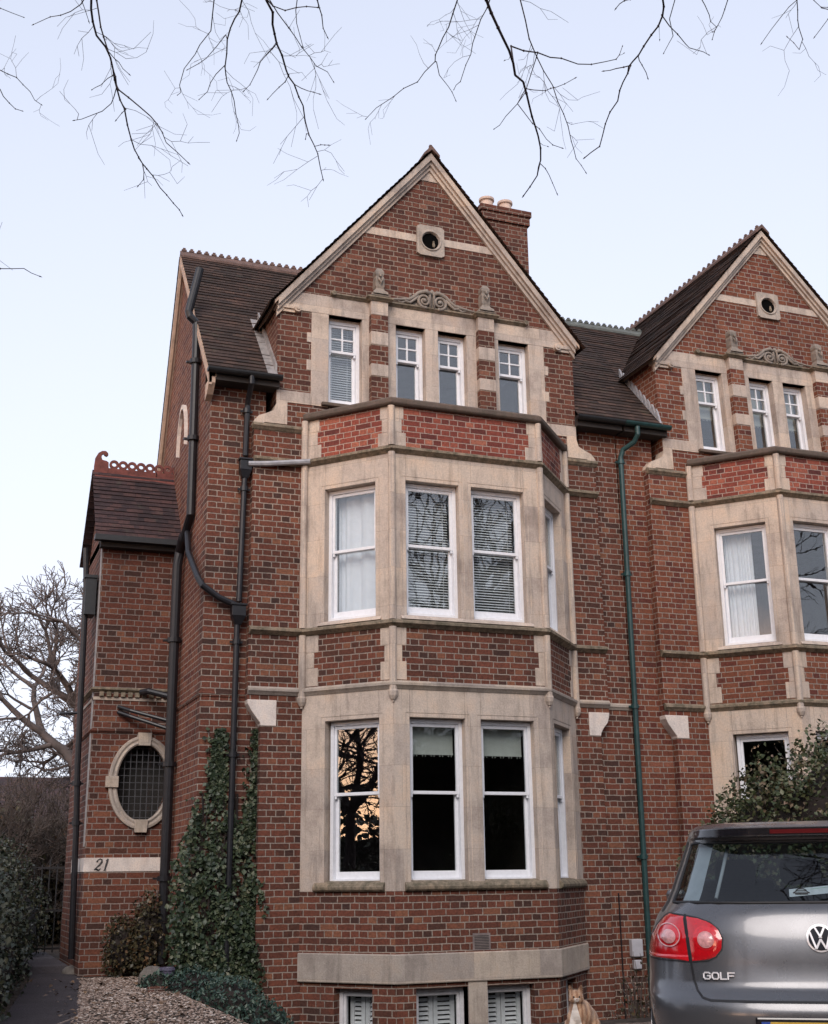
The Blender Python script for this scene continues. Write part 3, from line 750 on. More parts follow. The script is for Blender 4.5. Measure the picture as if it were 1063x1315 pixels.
    for sg in (-1, 1):
        a = (GX, 11.17); b_ = (GX+sg*2.25, 11.17-2.25*sl_)
        k.xz([a, b_, (b_[0], b_[1]-.05), (a[0], a[1]-.05)], YG-.11, YG+5)
    k.build('gable_soffit', M['wood'], rf)
    k = MB()
    def crest(px, py0, py1, z, axis, step=.115):
        n = int(abs(py1-py0)/step)
        for i in range(n):
            c = py0+(i+.5)*step*(1 if py1 > py0 else -1)
            for a, h in ((.038, .0), (.020, .026)):
                if axis == 'y': k.box(px-.018, px+.018, c-a, c+a, z+h, z+h+.026)
                else: k.box(c-a, c+a, py_-.018, py_+.018, z+h, z+h+.026)
    py_ = 17.1
    for sg in (-1, 1):
        k.xz([(GX, 11.265), (GX+sg*.12, 11.13), (GX+sg*.12, 11.09), (GX, 11.20)], YG-.155, 19.6)
    if not one: crest(GX, YG-.1, 19.4, 11.25, 'y', .15)
    else: crest(GX, YG-.15, YG, 11.25, 'y')
    k.build('ridge_tiles', M['ridge'], rf)
    k = MB(); xe = 8.78 if one else 10.2
    k.yz([(17.1-.13, 10.25), (17.1, 10.38), (17.1+.10, 10.18), (17.1+.08, 10.15), (17.1, 10.32), (17.1-.13, 10.21)], x0, xe)
    crest(0, x0, xe, 10.375, 'x'); k.build('ridge_tiles', M['ridgegreen'] if not one else M['ridge'], rf)
    # lead soakers against the dormer cheeks
    if one:
        k = MB()
        for i in range(12):
            y0_ = 14.58+i*.09; z0_ = Z0+(y0_-14.5)*1.127
            k.yz([(y0_, z0_+.02), (y0_+.092, z0_+.02+.092*1.127), (y0_+.092, z0_+.13+.092*1.127), (y0_, z0_+.13)], 3.675, 3.70)
        k.yz([(14.52, Z0+.03), (15.65, Z0+.03+1.13*1.127), (15.65, Z0+.045+1.13*1.127), (14.52, Z0+.045)], 3.57, 3.70)
        k.build('lead_flashing', M['lead'], rf)
    else:
        k = MB()
        for i in range(10):
            y0_ = 14.56+i*.10; z0_ = Z0+.02+(y0_-14.5)*1.127
            k.yz([(y0_, z0_), (y0_+.10, z0_+.113), (y0_+.085, z0_+.25), (y0_+.055, z0_+.20)], 3.672, 3.70)
        k.build('lead_flashing', M['leadpale'], rf)
    # eaves: fascia shadow board, gutter
    gm = M['gutter'] if one else M['greenpipe']
    segs = ((x0-.02, 3.74), (8.02, 8.78)) if one else ((3.0, 3.76), (8.0, 10.2))
    for a, b_ in segs:
        k = MB(); zc = 7.40
        vs = []; fs = []; n_ = 9
        for xx in (a, b_):
            for i in range(n_):
                an = math.pi*i/(n_-1); vs.append((xx, 14.455-.06*math.cos(an), zc-.06*math.sin(an)))
            for i in range(n_):
                an = math.pi*(n_-1-i)/(n_-1); vs.append((xx, 14.455-.052*math.cos(an), zc-.052*math.sin(an)))
        m_ = 2*n_
        k.add(vs, [(i, (i+1) % m_, (i+1) % m_+m_, i+m_) for i in range(m_)]+[tuple(range(m_)), tuple(range(2*m_-1, m_-1, -1))])
        for xx in (a, b_):
            k.add([(xx, 14.455-.06*math.cos(math.pi*i/8), zc-.06*math.sin(math.pi*i/8)) for i in range(9)], [tuple(range(9))])
        k.build('gutter', gm, root, smooth=False)
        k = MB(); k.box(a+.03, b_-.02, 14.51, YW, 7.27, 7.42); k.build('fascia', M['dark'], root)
    # ---- rooms behind the glass
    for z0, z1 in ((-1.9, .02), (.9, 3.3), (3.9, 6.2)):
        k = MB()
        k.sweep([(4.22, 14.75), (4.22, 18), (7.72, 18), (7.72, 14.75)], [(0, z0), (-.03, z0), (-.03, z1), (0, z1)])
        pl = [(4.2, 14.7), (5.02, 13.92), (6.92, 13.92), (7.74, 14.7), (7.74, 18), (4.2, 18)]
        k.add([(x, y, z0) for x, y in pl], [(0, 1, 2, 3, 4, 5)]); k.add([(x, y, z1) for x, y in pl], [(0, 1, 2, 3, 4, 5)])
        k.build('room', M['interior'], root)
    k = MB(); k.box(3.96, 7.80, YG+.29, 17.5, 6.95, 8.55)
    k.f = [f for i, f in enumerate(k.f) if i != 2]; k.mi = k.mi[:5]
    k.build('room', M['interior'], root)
    # party / side walls
    if one:
        k = MB(); k.yz([(YW+.3, -2), (YW+.3, 7.76), (17.1, 10.27), (18.9, 5.95), (18.9, -2)], 2.88, 3.1); k.yz([(YW+.001, 7.45), (YW+.3, 7.45), (YW+.3, 7.76)], 2.8805, 3.1)
        k.build('side_wall', M['brick_mid'], root)
        k = MB()
        for a, b_ in (((14.50, 7.36), (17.1, 10.30)), ((17.1, 10.30), (18.96, 5.85))):
            k.yz([a, b_, (b_[0], b_[1]-.17), (a[0], a[1]-.17)], 2.795, 2.835)
            k.yz([a, b_, (b_[0], b_[1]-.06), (a[0], a[1]-.06)], 2.81, 2.89)
        k.yz([(14.50, 7.22), (14.50, 7.35), (14.74, 7.62), (14.74, 7.05), (14.62, 7.10)], 2.80, 2.88)
        k.build('bargeboard', M['wood'], root)
        k = MB(); pts = []
        for i in range(13):
            an = math.pi*i/12; pts.append((16.62-.30*math.cos(an), 7.0+.62*math.sin(an)))
        for (a, b_) in zip(pts[:-1], pts[1:]):
            k.yz([a, b_, (b_[0], b_[1]+.07), (a[0], a[1]+.07)], 2.83, 2.90)
        k.build('arch_stones', M['render'], root)
        k = MB(); string(k, [(2.88, 16.5), (2.88, YW), (3.60, YW)], 3.29, .055, .022)
        k.build('string_course', M['brick'], root)
    return
# ---------------------------------------------------------------- ground
def smooth(t): t = min(1, max(0, t)); return t*t*(3-2*t)
def gz(x, y):
    z = .05
    t = smooth((x-2.55)/.55)*smooth((y-9.7)/.8)*(1-smooth((x-8.9)/1.2))
    z -= 1.7*t
    z += .05*smooth((y-15)/6)
    return z
def gmat(name, cols, sc, bmp, rough=.95, nz=1.2):
    m, n, b = newmat(name)
    g = N(n, 'ShaderNodeNewGeometry')
    v = N(n, 'ShaderNodeTexVoronoi'); v.inputs['Scale'].default_value = sc; n.links.new(g.outputs['Position'], v.inputs['Vector'])
    bw = N(n, 'ShaderNodeSeparateColor'); n.links.new(v.outputs['Color'], bw.inputs[0])
    col = ramp(n, bw.outputs[0], cols)
    n1 = noise(n, g.outputs['Position'], nz, 5, .6)
    col = mixc(n, .7, col, ramp(n, n1, [(.3, (.6, .6, .6)), (.7, (1.2, 1.2, 1.2))]), 'MULTIPLY')
    n.links.new(col, b.inputs['Base Color']); b.inputs['Roughness'].default_value = rough; b.inputs['Specular IOR Level'].default_value = .3
    n.links.new(bump(n, math_(n, 'SUBTRACT', 1.0, v.outputs['Distance']), bmp), b.inputs['Normal']); return m
M['soil'] = gmat('dark_earth', [(0, (.030, .022, .018)), (1, (.075, .055, .042))], 14, .02)
M['gravel'] = gmat('pea_gravel', [(0, (.10, .068, .052)), (.4, (.20, .145, .115)), (.8, (.30, .225, .185)), (1, (.46, .38, .33))], 42, .02)
M['tarmac'] = gmat('worn_tarmac', [(0, (.045, .038, .042)), (1, (.085, .072, .078))], 160, .004)
M['slab'] = gmat('grey_paving', [(0, (.075, .065, .072)), (1, (.10, .09, .098))], 90, .003)
def sheet(name, xs, ys, mat, lift=0, inside=None):
    k = MB(); nx, ny = len(xs), len(ys)
    k.v = [(x, y, gz(x, y)+lift) for y in ys for x in xs]
    for j in range(ny-1):
        for i in range(nx-1):
            if inside and not inside((xs[i]+xs[i+1])/2, (ys[j]+ys[j+1])/2): continue
            k.f.append((j*nx+i, j*nx+i+1, (j+1)*nx+i+1, (j+1)*nx+i)); k.mi.append(0)
    return tag(k.build(name, mat, None, smooth=True), kind='structure')
xs = [-900, -300, -120, -60, -30, -15, -8]+[-4+.25*i for i in range(73)]+[18, 25, 40, 80, 300, 900]
ys = [-900, -300, -120, -60, -30, -15, -8, -4, 0, 3, 5, 7, 8, 9]+[9.4+.2*i for i in range(45)]+[19, 21, 25, 40, 80, 300, 1200]
sheet('ground', xs, ys, M['soil'])
tag(bpy.data.objects['ground'], kind='structure')
k = MB()
def strip(mb, L, Rr, lift):
    n = len(L)
    mb.add([(x, y, gz(x, y)+lift) for x, y in L]+[(x, y, gz(x, y)+lift) for x, y in Rr], [(i, i+1, n+i+1, n+i) for i in range(n-1)])
Lp = [(-.6, 4), (-.1, 7), (.35, 9.5), (.74, 12), (.98, 14), (1.22, 16), (1.36, 17.2)]
Rp = [(.2, 4), (.65, 7), (1.1, 9.5), (1.38, 12), (1.60, 14), (1.80, 15.6), (1.93, 17.2)]
strip(k, Lp, Rp, .004); tag(k.build('path', M['tarmac'], None), kind='structure')
k = MB(); strip(k, [(-.3, 8), (.35, 9.5), (1.38, 12), (1.60, 14), (1.80, 15.6), (1.85, 16.5)], [(2.5, 8), (2.5, 9.5), (2.62, 12), (2.62, 14), (2.7, 15.6), (2.8, 16.5)], .006)
tag(k.build('gravel_bed', M['gravel'], None), kind='structure')
k = MB(); k.box(1.33, 1.80, 17.2, 20.5, -.1, .16); tag(k.build('paving_step', M['slab'], None, bevel=.01), kind='structure')
# driveway under the car
k = MB(); strip(k, [(2.5, -8), (2.5, 4), (2.55, 9.3)], [(14, -8), (14, 4), (14, 9.3)], .004); tag(k.build('driveway', M['gravel'], None), kind='structure')
# loose pebbles
n = 9000; P = []
k = MB()
for i in range(n):
    y = random.uniform(9.5, 16.2); xl_ = np.interp(y, [9.5, 12, 14, 15.6, 16.5], [.9, 1.38, 1.6, 1.8, 1.85])
    x = random.uniform(xl_-.02, 2.7); r_ = random.uniform(.006, .019); z = gz(x, y)+.006
    c = [(x+random.uniform(-1, 1)*r_*.3+dx*r_*random.uniform(.7, 1.2), y+dy*r_*random.uniform(.7, 1.2), z+dz*r_*.7) for dx, dy, dz in ((1, 0, .3), (0, 1, .3), (-1, 0, .3), (0, -1, .3), (0, 0, 1))]
    k.add(c, [(0, 1, 4), (1, 2, 4), (2, 3, 4), (3, 0, 4)])
m_, nn, b = newmat('pebble_stone'); g = N(nn, 'ShaderNodeNewGeometry')
nn.links.new(ramp(nn, g.outputs['Random Per Island'], [(0, (.09, .06, .045)), (.35, (.21, .145, .11)), (.7, (.32, .235, .19)), (.95, (.48, .40, .35)), (1, (.62, .56, .5))]), b.inputs['Base Color']); b.inputs['Roughness'].default_value = .85
tag(k.build('pebbles', m_, None), 'loose buff and grey pebbles covering the ground beside the path', 'gravel', kind='stuff')

# ---------------------------------------------------------------- the two houses
h1 = empty('brick_house', (5.9, 15, 0), 'tall red brick house with the near gable, porch numbered 21 and black drainpipes', 'house', 'pair of semi-detached brick houses')
house(h1, 1)
def warp2(v):
    x, y, z = v
    return (x+5.78-.035*max(0, z-7), y, z if z < 8.4 else 8.4+(z-8.4)*.93)
h2 = empty('brick_house', (11.7, 15, 0), 'right-hand brick house, partly out of view, with green gutter and drainpipe', 'house', 'pair of semi-detached brick houses')
WARP = warp2; house(h2, 2); WARP = None

# chimney
k = MB(); k.box(7.62, 8.42, 16.55, 17.15, 8, 11.55); k.box(7.585, 8.455, 16.515, 17.185, 11.55, 11.70); k.box(7.56, 8.48, 16.49, 17.21, 11.70, 11.80); k.box(7.62, 8.42, 16.55, 17.15, 11.80, 11.84)
ch = k.build('chimney', M['brick_gable'], h1)
for cx in (7.83, 8.17):
    k = MB(); k.lathe((cx, 16.85, 11.80), [(.0, 0), (.125, 0), (.12, .05), (.105, .25), (.13, .27), (.13, .31), (.105, .32), (.085, .30), (.085, .1)], 18); k.build('chimney_pot', M['pot'], ch, smooth=False)

# ---- pipes of the near house
def pipe(pts, r_, mat, name, parent, collars=(), seg=10):
    k = MB(); k.tube(pts, r_, seg)
    for c in collars:
        k.tube([(c[0], c[1], c[2]-.03), (c[0], c[1], c[2]+.03)], r_*1.4, seg)
        k.box(c[0]-r_*2.1, c[0]+r_*2.1, c[1]+r_*.3, c[1]+r_*1.2, c[2]-.012, c[2]+.012)
    return k.build(name, mat, parent, smooth=False)
def hopper(c, mat, parent, w_=.10):
    k = MB(); x, y, z = c
    k.box(x-w_, x+w_, y-w_*.8, y+w_*.6, z, z+.13); k.box(x-w_-.015, x+w_+.015, y-w_*.8-.015, y+w_*.6, z+.13, z+.155)
    k.add([(x-w_, y-w_*.8, z), (x+w_, y-w_*.8, z), (x+w_, y+w_*.6, z), (x-w_, y+w_*.6, z), (x-.04, y-.03, z-.10), (x+.04, y-.03, z-.10), (x+.04, y+.04, z-.10), (x-.04, y+.04, z-.10)],
          [(0, 1, 5, 4), (1, 2, 6, 5), (2, 3, 7, 6), (3, 0, 4, 7)])
    k.build('hopper_head', mat, parent, bevel=.005)
dp = pipe([(3.34, 14.455, 7.36), (3.34, 14.455, 7.26), (3.34, 14.62, 7.10), (3.34, 14.665, 7.02), (3.33, 14.665, 6.34)], .037, M['blackpipe'], 'drainpipe', h1, [(3.335, 14.665, 6.95)])
hopper((3.33, 14.655, 6.14), M['blackpipe'], dp, .075)
dp2 = pipe([(3.33, 14.665, 6.10), (3.30, 14.665, 4.45)], .037, M['blackpipe'], 'drainpipe', h1, [(3.327, 14.665, 5.9)])
hopper((3.29, 14.655, 4.26), M['blackpipe'], dp2, .085)
pipe([(3.285, 14.665, 4.2), (3.27, 14.665, 0)], .037, M['blackpipe'], 'drainpipe', h1, [(3.284, 14.665, 3.95), (3.28, 14.665, 2.6)])
k = MB(); k.tube([(4.14, 14.50, 6.30), (3.9, 14.52, 6.27), (3.62, 14.54, 6.23), (3.36, 14.6, 6.22)], .036, 8); k.build('lead_spout', M['leadpale'], h1)
soil = pipe([(2.81, 15.5, 9.29), (2.68, 15.5, 8.62), (2.70, 15.5, 8.55), (2.79, 15.5, 8.47), (2.80, 15.5, 8.35), (2.82, 15.52, 5.75), (2.80, 15.85, 5.50)], .056, M['blackpipe'], 'soil_pipe', h1, [(2.80, 15.5, 7.9), (2.81, 15.5, 6.8)], 12)
pipe([(2.82, 15.7, 5.56), (2.80, 15.45, 5.22), (2.80, 14.72, 4.72), (2.84, 14.65, 4.62), (3.05, 14.65, 4.48), (3.26, 14.655, 4.40)], .040, M['blackpipe'], 'waste_pipe', h1)
pipe([(2.80, 15.85, 5.55), (2.80, 16.1, 5.40), (2.78, 16.12, 5.2), (2.79, 16.12, .2)], .064, M['blackpipe'], 'soil_pipe', h1, [(2.78, 16.12, 4.2), (2.785, 16.12, 2.6), (2.785, 16.12, 1.2)], 12)
pipe([(2.44, YP-.06, 3.55), (2.52, 16.40, 3.56), (2.80, 16.22, 3.47)], .042, M['blackpipe'], 'waste_pipe', h1)
pipe([(2.16, YP-.03, 3.36), (2.30, 16.40, 3.30), (2.80, 16.2, 3.15)], .026, M['blackpipe'], 'waste_pipe', h1)
pipe([(2.16, YP-.03, 3.29), (2.30, 16.42, 3.23), (2.80, 16.22, 3.05)], .026, M['blackpipe'], 'waste_pipe', h1)
# green pipe of the other house
gp = pipe([(8.98, 14.455, 7.34), (8.98, 14.455, 7.22), (8.95, 14.52, 7.12), (8.83, 14.64, 7.03), (8.80, 14.665, 6.92), (8.76, 14.665, -1.5)], .037, M['greenpipe'], 'drainpipe', h2, [(8.80, 14.665, 6.85), (8.79, 14.665, 5.2), (8.78, 14.665, 3.36), (8.77, 14.665, 1.4)])
pipe([(8.40, 14.72, .95), (8.40, 14.72, -.8)], .009, M['blackpipe'], 'cable', h2, (), 5)
k = MB(); k.box(8.52, 8.68, 14.66, 14.74, .17, .38); k.build('meter_box', M['meter'], h2, bevel=.01)
k = MB(); k.box(8.55, 8.66, 14.68, 14.74, .02, .13); k.build('meter_box', M['meter'], h2, bevel=.01)

M['cames'] = simple('dark_lead_cames', (.055, .055, .06), .6, var=.2)
# ---- porch of the near house
PX0, PX1 = 1.85, 2.88
k = MB()
ov = (2.52, 2.40)   # centre of the oval
def ovp(a, rx, rz): return (ov[0]+rx*math.cos(a), ov[1]+rz*math.sin(a))
n_ = 48
# front wall with an oval opening
hx0, hx1, hz0, hz1 = 2.06, 2.87, 1.72, 3.08
panel(k, FP, PX0, PX1, -.3, 5.70, .25, [(hx0, hx1, hz0, hz1)])
ring = []; sq = []
for i in range(n_):
    a = 2*math.pi*i/n_; ring.append(ovp(a, .335, .50))
    ca, sa = math.cos(a), math.sin(a)
    dx = (hx1-ov[0]) if ca > 0 else (ov[0]-hx0); dz = (hz1-ov[1]) if sa > 0 else (ov[1]-hz0)
    q = min(dx/max(abs(ca), 1e-6), dz/max(abs(sa), 1e-6)); sq.append((ov[0]+ca*q, ov[1]+sa*q))
k.add([(x, YP, z) for x, z in sq]+[(x, YP, z) for x, z in ring]+[(x, YP+.25, z) for x, z in ring], [(i, (i+1) % n_, n_+(i+1) % n_, n_+i) for i in range(n_)]+[(n_+i, n_+(i+1) % n_, 2*n_+(i+1) % n_, 2*n_+i) for i in range(n_)])
for i in range(n_):      # square corners round the oval
    p, q = sq[i], sq[(i+1) % n_]
    if abs(p[0]-q[0]) > 1e-5 and abs(p[1]-q[1]) > 1e-5:
        cx_ = p[0] if min(abs(p[0]-hx0), abs(p[0]-hx1)) < 1e-5 else q[0]; cz_ = p[1] if min(abs(p[1]-hz0), abs(p[1]-hz1)) < 1e-5 else q[1]
        k.add([(p[0], YP, p[1]), (q[0], YP, q[1]), (cx_, YP, cz_)], [(0, 1, 2)])
k.box(PX0, PX0+.22, YP+.25, 18.9, -.3, 5.70)
pw = k.build('porch_wall', M['brick_porch'], h1)
k = MB()   # oval surround
prof = [(.325, .485, 0.05), (.325, .485, -.03), (.345, .505, -.045), (.375, .535, -.03), (.40, .56, -.045), (.43, .59, -.04), (.435, .595, .0)]
vs = []; fs = []; kk = len(prof)
for i in range(n_):
    a = 2*math.pi*i/n_
    for rx, rz, d in prof: x, z = ovp(a, rx, rz); vs.append((min(x, 2.879), YP+d, z))
for i in range(n_):
    j = (i+1) % n_
    for q in range(kk-1): fs.append((i*kk+q, j*kk+q, j*kk+q+1, i*kk+q+1))
k.add(vs, fs)
for a, s1 in ((math.pi/2, 0), (math.pi, 1), (-math.pi/2, 0)):
    x, z = ovp(a, .385, .55)
    if s1: k.box(x-.085, x+.075, YP-.07, YP, z-.07, z+.07)
    else: k.xz([(x-.075, z-.085 if a > 0 else z-.08), (x+.075, z-.085 if a > 0 else z-.08), (x+.09, z+.08), (x-.09, z+.08)], YP-.07, YP)
x, z = ovp(0, .345, .55); k.box(x-.03, x+.012, YP-.06, YP, z-.07, z+.07)
k.build('oval_window_surround', M['stone_grey'], h1, bevel=.006)
k = MB(); vs = [(ov[0], YP+.075, ov[1])]+[(*[ovp(2*math.pi*i/n_, .335, .5)[0]], YP+.075, ovp(2*math.pi*i/n_, .335, .5)[1]) for i in range(n_)]
k.add(vs, [(0, 1+i, 1+(i+1) % n_) for i in range(n_)])
ow = k.build('oval_window', M['glass_dim'], h1)
k = MB()
for i in range(-4, 5):
    x = i*.075
    if abs(x) < .33: h_ = .5*math.sqrt(1-(x/.335)**2); k.box(ov[0]+x-.005, ov[0]+x+.005, YP+.064, YP+.072, ov[1]-h_, ov[1]+h_)
for i in range(-5, 6):
    z = i*.088
    h_ = .335*math.sqrt(max(0, 1-(z/.5)**2)); k.box(ov[0]-h_, ov[0]+h_, YP+.066, YP+.0705, ov[1]+z-.004, ov[1]+z+.004)
k.build('leaded_cames', M['cames'], ow)
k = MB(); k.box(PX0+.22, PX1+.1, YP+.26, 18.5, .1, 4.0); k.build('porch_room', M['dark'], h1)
# string courses on the porch: dentil band, ledge, number band
k = MB(); string(k, [(PX0-.0, 18), (PX0, YP), (2.879, YP)], 3.55, .06, .05)
for i in range(11): k.box(PX0+.06+i*.092, PX0+.115+i*.092, YP-.045, YP, 3.49, 3.548)
k.build('dentil_band', M['stone_dirty'], h1)
k = MB(); k.sweep([(PX0, 18), (PX0, YP), (2.879, YP)], [(-.02, 3.485), (.012, 3.485), (.012, 3.445), (-.02, 3.445)][::-1]); k.build('stone_strip', M['stone_grey'], h1)
k = MB(); string(k, [(PX0, 18), (PX0, YP), (2.879, YP)], 3.02, .05, .03); k.build('ledge', M['brick_porch'], h1)
k = MB(); k.sweep([(PX0, 18), (PX0, YP), (2.879, YP)], [(-.02, 1.295), (.008, 1.295), (.008, 1.463), (-.02, 1.463)]); nb = k.build('number_band', M['render'], h1)
k = MB(); y = YP-.011
def stroke(pts, rr): k.tube([(1.93+(x+.22*z)*.155, y, 1.31+z*.14) for x, z in pts], [r_*.14 for r_ in rr], 6)
stroke([(.30, .72), (.31, .80), (.36, .84), (.34, .76), (.30, .72)], [.05, .06, .05, .05, .04])
stroke([(.30, .75), (.36, .92), (.50, .99), (.66, .92), (.70, .74), (.60, .50), (.42, .26), (.26, .06)], [.03, .04, .05, .07, .085, .07, .045, .035])
stroke([(.26, .06), (.36, .12), (.48, .08), (.60, .02), (.70, .06), (.74, .18)], [.04, .07, .08, .07, .05, .03])
stroke([(1.00, .84), (1.08, .90), (1.14, .99)], [.03, .05, .06]); stroke([(1.13, .98), (1.12, .5), (1.12, .02)], [.07, .085, .06]); stroke([(1.02, .01), (1.22, .01)], [.03, .03])
k.build('house_number', M['paint_blk'], nb)
# corner strip on the left flank
k = MB(); k.box(PX0-.012, PX0+.02, YP+.05, YP+.16, 1.6, 5.6); k.build('corner_strip', M['lead'], h1)
# porch roof
zr0 = math.floor((5.66+30)/.0745)*.0745-30
upp = Vector((0, .80, .99)).normalized(); exx = .0745/upp.z; nc = 16
k = MB(); tile_slope(k, (PX0-.13, YP-.18, zr0), (1, 0, 0), PX1+.02-PX0+.12, upp, nc, exx)
yr = YP-.18+upp.y*exx*nc; zr = zr0+.0745*nc
upq = Vector((0, -.80, .99)).normalized()
tile_slope(k, (PX0-.13, yr+.96, zr0), (1, 0, 0), PX1+.02-PX0+.12, upq, nc, exx)
prf = k.build('porch_roof', M['tile_red'], h1)
k = MB(); k.yz([(YP-.12, zr0-.03), (yr, zr-.03), (yr+.9, zr0-.03)], PX0, PX0+.1); k.build('gable_end', M['brick_porch'], prf)
k = MB(); k.box(PX0-.14, PX1-.0, YP-.25, YP-.14, zr0-.075, zr0+.0); k.build('gutter', M['gutter'], prf)
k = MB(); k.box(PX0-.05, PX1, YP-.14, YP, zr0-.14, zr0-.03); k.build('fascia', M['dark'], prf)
# pierced ridge crest
k = MB(); yc = yr; zb = zr-.02
k.yz([(yc-.11, zb-.10), (yc, zb+.03), (yc+.11, zb-.10)], PX0-.10, PX1)
k.box(PX0-.10, 2.62, yc-.018, yc+.018, zb-.02, zb+.085); k.box(2.635, PX1, yc-.018, yc+.018, zb-.02, zb+.085)
for i in range(8):
    cx = PX0+.17+i*.128; cz = zb+.145; nr = 16; vs = []; fs = []
    for q in range(nr):
        a = 2*math.pi*q/nr+math.pi/8
        rr = .068 if q % 2 == 0 else .067
        for y_ in (yc-.016, yc+.016):
            vs += [(cx+.068*math.cos(a), y_, cz+.068*math.sin(a)), (cx+.032*math.cos(a), y_, cz+.030*math.sin(a))]
    for q in range(nr):
        j = (q+1) % nr; b0, b1 = q*4, j*4
        fs += [(b0, b1, b1+1, b0+1), (b0+2, b0+3, b1+3, b1+2), (b0, b0+2, b1+2, b1), (b0+1, b1+1, b1+3, b0+3)]
    k.add(vs, fs)
k.build('crest_tiles', M['terracotta'], prf)
k = MB(); x0 = PX0-.10
k.xz([(x0-.01, zb-.05), (x0-.01, zb+.10), (x0+.0, zb+.22), (x0+.04, zb+.30), (x0+.09, zb+.335), (x0+.14, zb+.34), (x0+.175, zb+.31), (x0+.18, zb+.275), (x0+.155, zb+.255), (x0+.125, zb+.27), (x0+.115, zb+.29), (x0+.095, zb+.28), (x0+.085, zb+.24), (x0+.10, zb+.20), (x0+.16, zb+.19), (x0+.19, zb+.17), (x0+.20, zb-.05)], yc-.022, yc+.022)
k.build('ridge_finial', M['terracotta'], prf, bevel=.006)
# downpipe and dark box on the porch flank
tp = pipe([(1.66, 16.9, 5.55), (1.70, 16.9, 4.9), (1.70, 16.9, 4.6), (1.73, 16.9, 2.6), (1.76, 16.9, 1.9), (1.80, 16.9, .25)], .04, M['blackpipe'], 'drainpipe', h1, [(1.735, 16.9, 2.4), (1.757, 16.9, 1.9)])
k = MB(); k.box(1.68, 1.82, 16.8, 17.1, 4.62, 5.12); k.box(1.66, 1.83, 16.78, 17.1, 5.12, 5.16); k.build('cistern_box', M['gutter'], tp)
pipe([(1.73, 16.95, 3.32), (1.48, 17.1, 3.32)], .02, M['blackpipe'], 'overflow_pipe', h1)

# ---------------------------------------------------------------- far things at the left
fh = empty('distant_house', (2, 48, 0), 'low far-off house with a long red-brown roof beyond the garden', 'house')
k = MB(); k.box(-9, 12, 47, 54, 0, 3.3); k.build('wall', M['brick'], fh)
k = MB(); k.yz([(46.6, 3.2), (50.5, 5.0), (54.4, 3.2), (50.5, 4.9)], -9.4, 12.4); k.build('roof', M['tile_red'], fh)
gt = empty('garden_gate', (1.45, 19.9, .1), 'wrought iron garden gate at the end of the path', 'gate')
k = MB()
for i in range(7): k.tube([(1.40+i*.11, 19.9, .18), (1.40+i*.11, 19.9, 1.42 if i % 3 else 1.50)], .010, 6)
for z in (.22, .75, 1.36): k.box(1.38, 2.08, 19.885, 19.915, z, z+.03)
for i in (0, 2, 4):
    pts = [(1.51+i*.11+.05*math.cos(a)*(1-a/14), 19.9, .95+.10*math.sin(a)*(1-a/14)) for a in [j*.5 for j in range(22)]]; k.tube(pts, .007, 5)
k.build('gate_frame', M['iron'], gt)
k = MB(); k.box(2.09, 2.16, 19.86, 19.94, 0, 1.6); k.build('gate_post', M['iron'], gt)

# ---------------------------------------------------------------- plants
def shrub(name, ells, n, size, mat, label, cat='shrub', group=None, core=.80, loc=None, asp=.75, fill=.25, clip=None, stems=0):
    root = empty(name, loc or (ells[0][0][0], ells[0][0][1], 0), label, cat, group)
    P = []; tot = sum(e[1][0]*e[1][2]+e[1][1]*e[1][2] for e in ells)
    for c, r_ in ells:
        m = int(n*(r_[0]*r_[2]+r_[1]*r_[2])/tot)
        d = rng.normal(size=(m, 3)); d /= np.linalg.norm(d, axis=1, keepdims=True)
        lump = 1+.07*np.sin(d[:, 0]*7+c[0]*3)*np.sin(d[:, 2]*6+c[1])+.08*np.sin(d[:, 1]*13+d[:, 2]*9)
        rad = (1-fill*rng.random((m, 1))**1.6)*lump[:, None]+.018*rng.normal(size=(m, 1))
        P.append(np.array(c)+d*rad*np.array(r_))
    P = np.concatenate(P)
    P = P[P[:, 2] > np.array([gz(a, b_) for a, b_ in P[:, :2]])]
    if clip is not None: P = P[clip(P)]
    nrm = P-np.array([e[0] for e in ells]).mean(0); nrm /= np.linalg.norm(nrm, axis=1, keepdims=True)
    leaves('foliage', mat, P, size, root, nrm=nrm*.7+np.array([0, 0, .35]), asp=asp)
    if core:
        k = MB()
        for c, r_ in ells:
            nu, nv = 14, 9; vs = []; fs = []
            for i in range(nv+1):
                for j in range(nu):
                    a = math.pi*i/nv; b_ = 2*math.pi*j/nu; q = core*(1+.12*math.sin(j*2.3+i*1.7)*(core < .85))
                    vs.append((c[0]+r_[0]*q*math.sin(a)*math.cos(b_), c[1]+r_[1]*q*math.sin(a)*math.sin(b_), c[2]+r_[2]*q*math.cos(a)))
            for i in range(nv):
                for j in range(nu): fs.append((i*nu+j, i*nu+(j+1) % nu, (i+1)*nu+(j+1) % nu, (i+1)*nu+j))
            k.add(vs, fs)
        k.build('shade_core', M['stem_shade'], root, smooth=True)  # solid dark core put in to block light inside the leaves
    if stems:
        k = MB()
        for i in range(stems):
            c, r_ = random.choice(ells)
            d = Vector((random.gauss(0, 1), random.gauss(0, 1), abs(random.gauss(0, 1))+.2)).normalized(); b0_ = Vector((ells[0][0][0], ells[0][0][1], gz(ells[0][0][0], ells[0][0][1])))
            a = Vector(c)+Vector((d.x*r_[0], d.y*r_[1], d.z*r_[2]))*.7; b_ = Vector(c)+Vector((d.x*r_[0], d.y*r_[1], d.z*r_[2]))*random.uniform(1.0, 1.22)
            mid = (a+b_)/2+Vector((random.gauss(0, .03), random.gauss(0, .03), random.gauss(0, .03)))
            k.tube([b0_, b0_.lerp(a, .6)+Vector((0, 0, .08)), a, mid, b_], [.010, .008, .006, .004, .002], 4)
        k.build('twigs', M['bark_mid'], root)
    return root
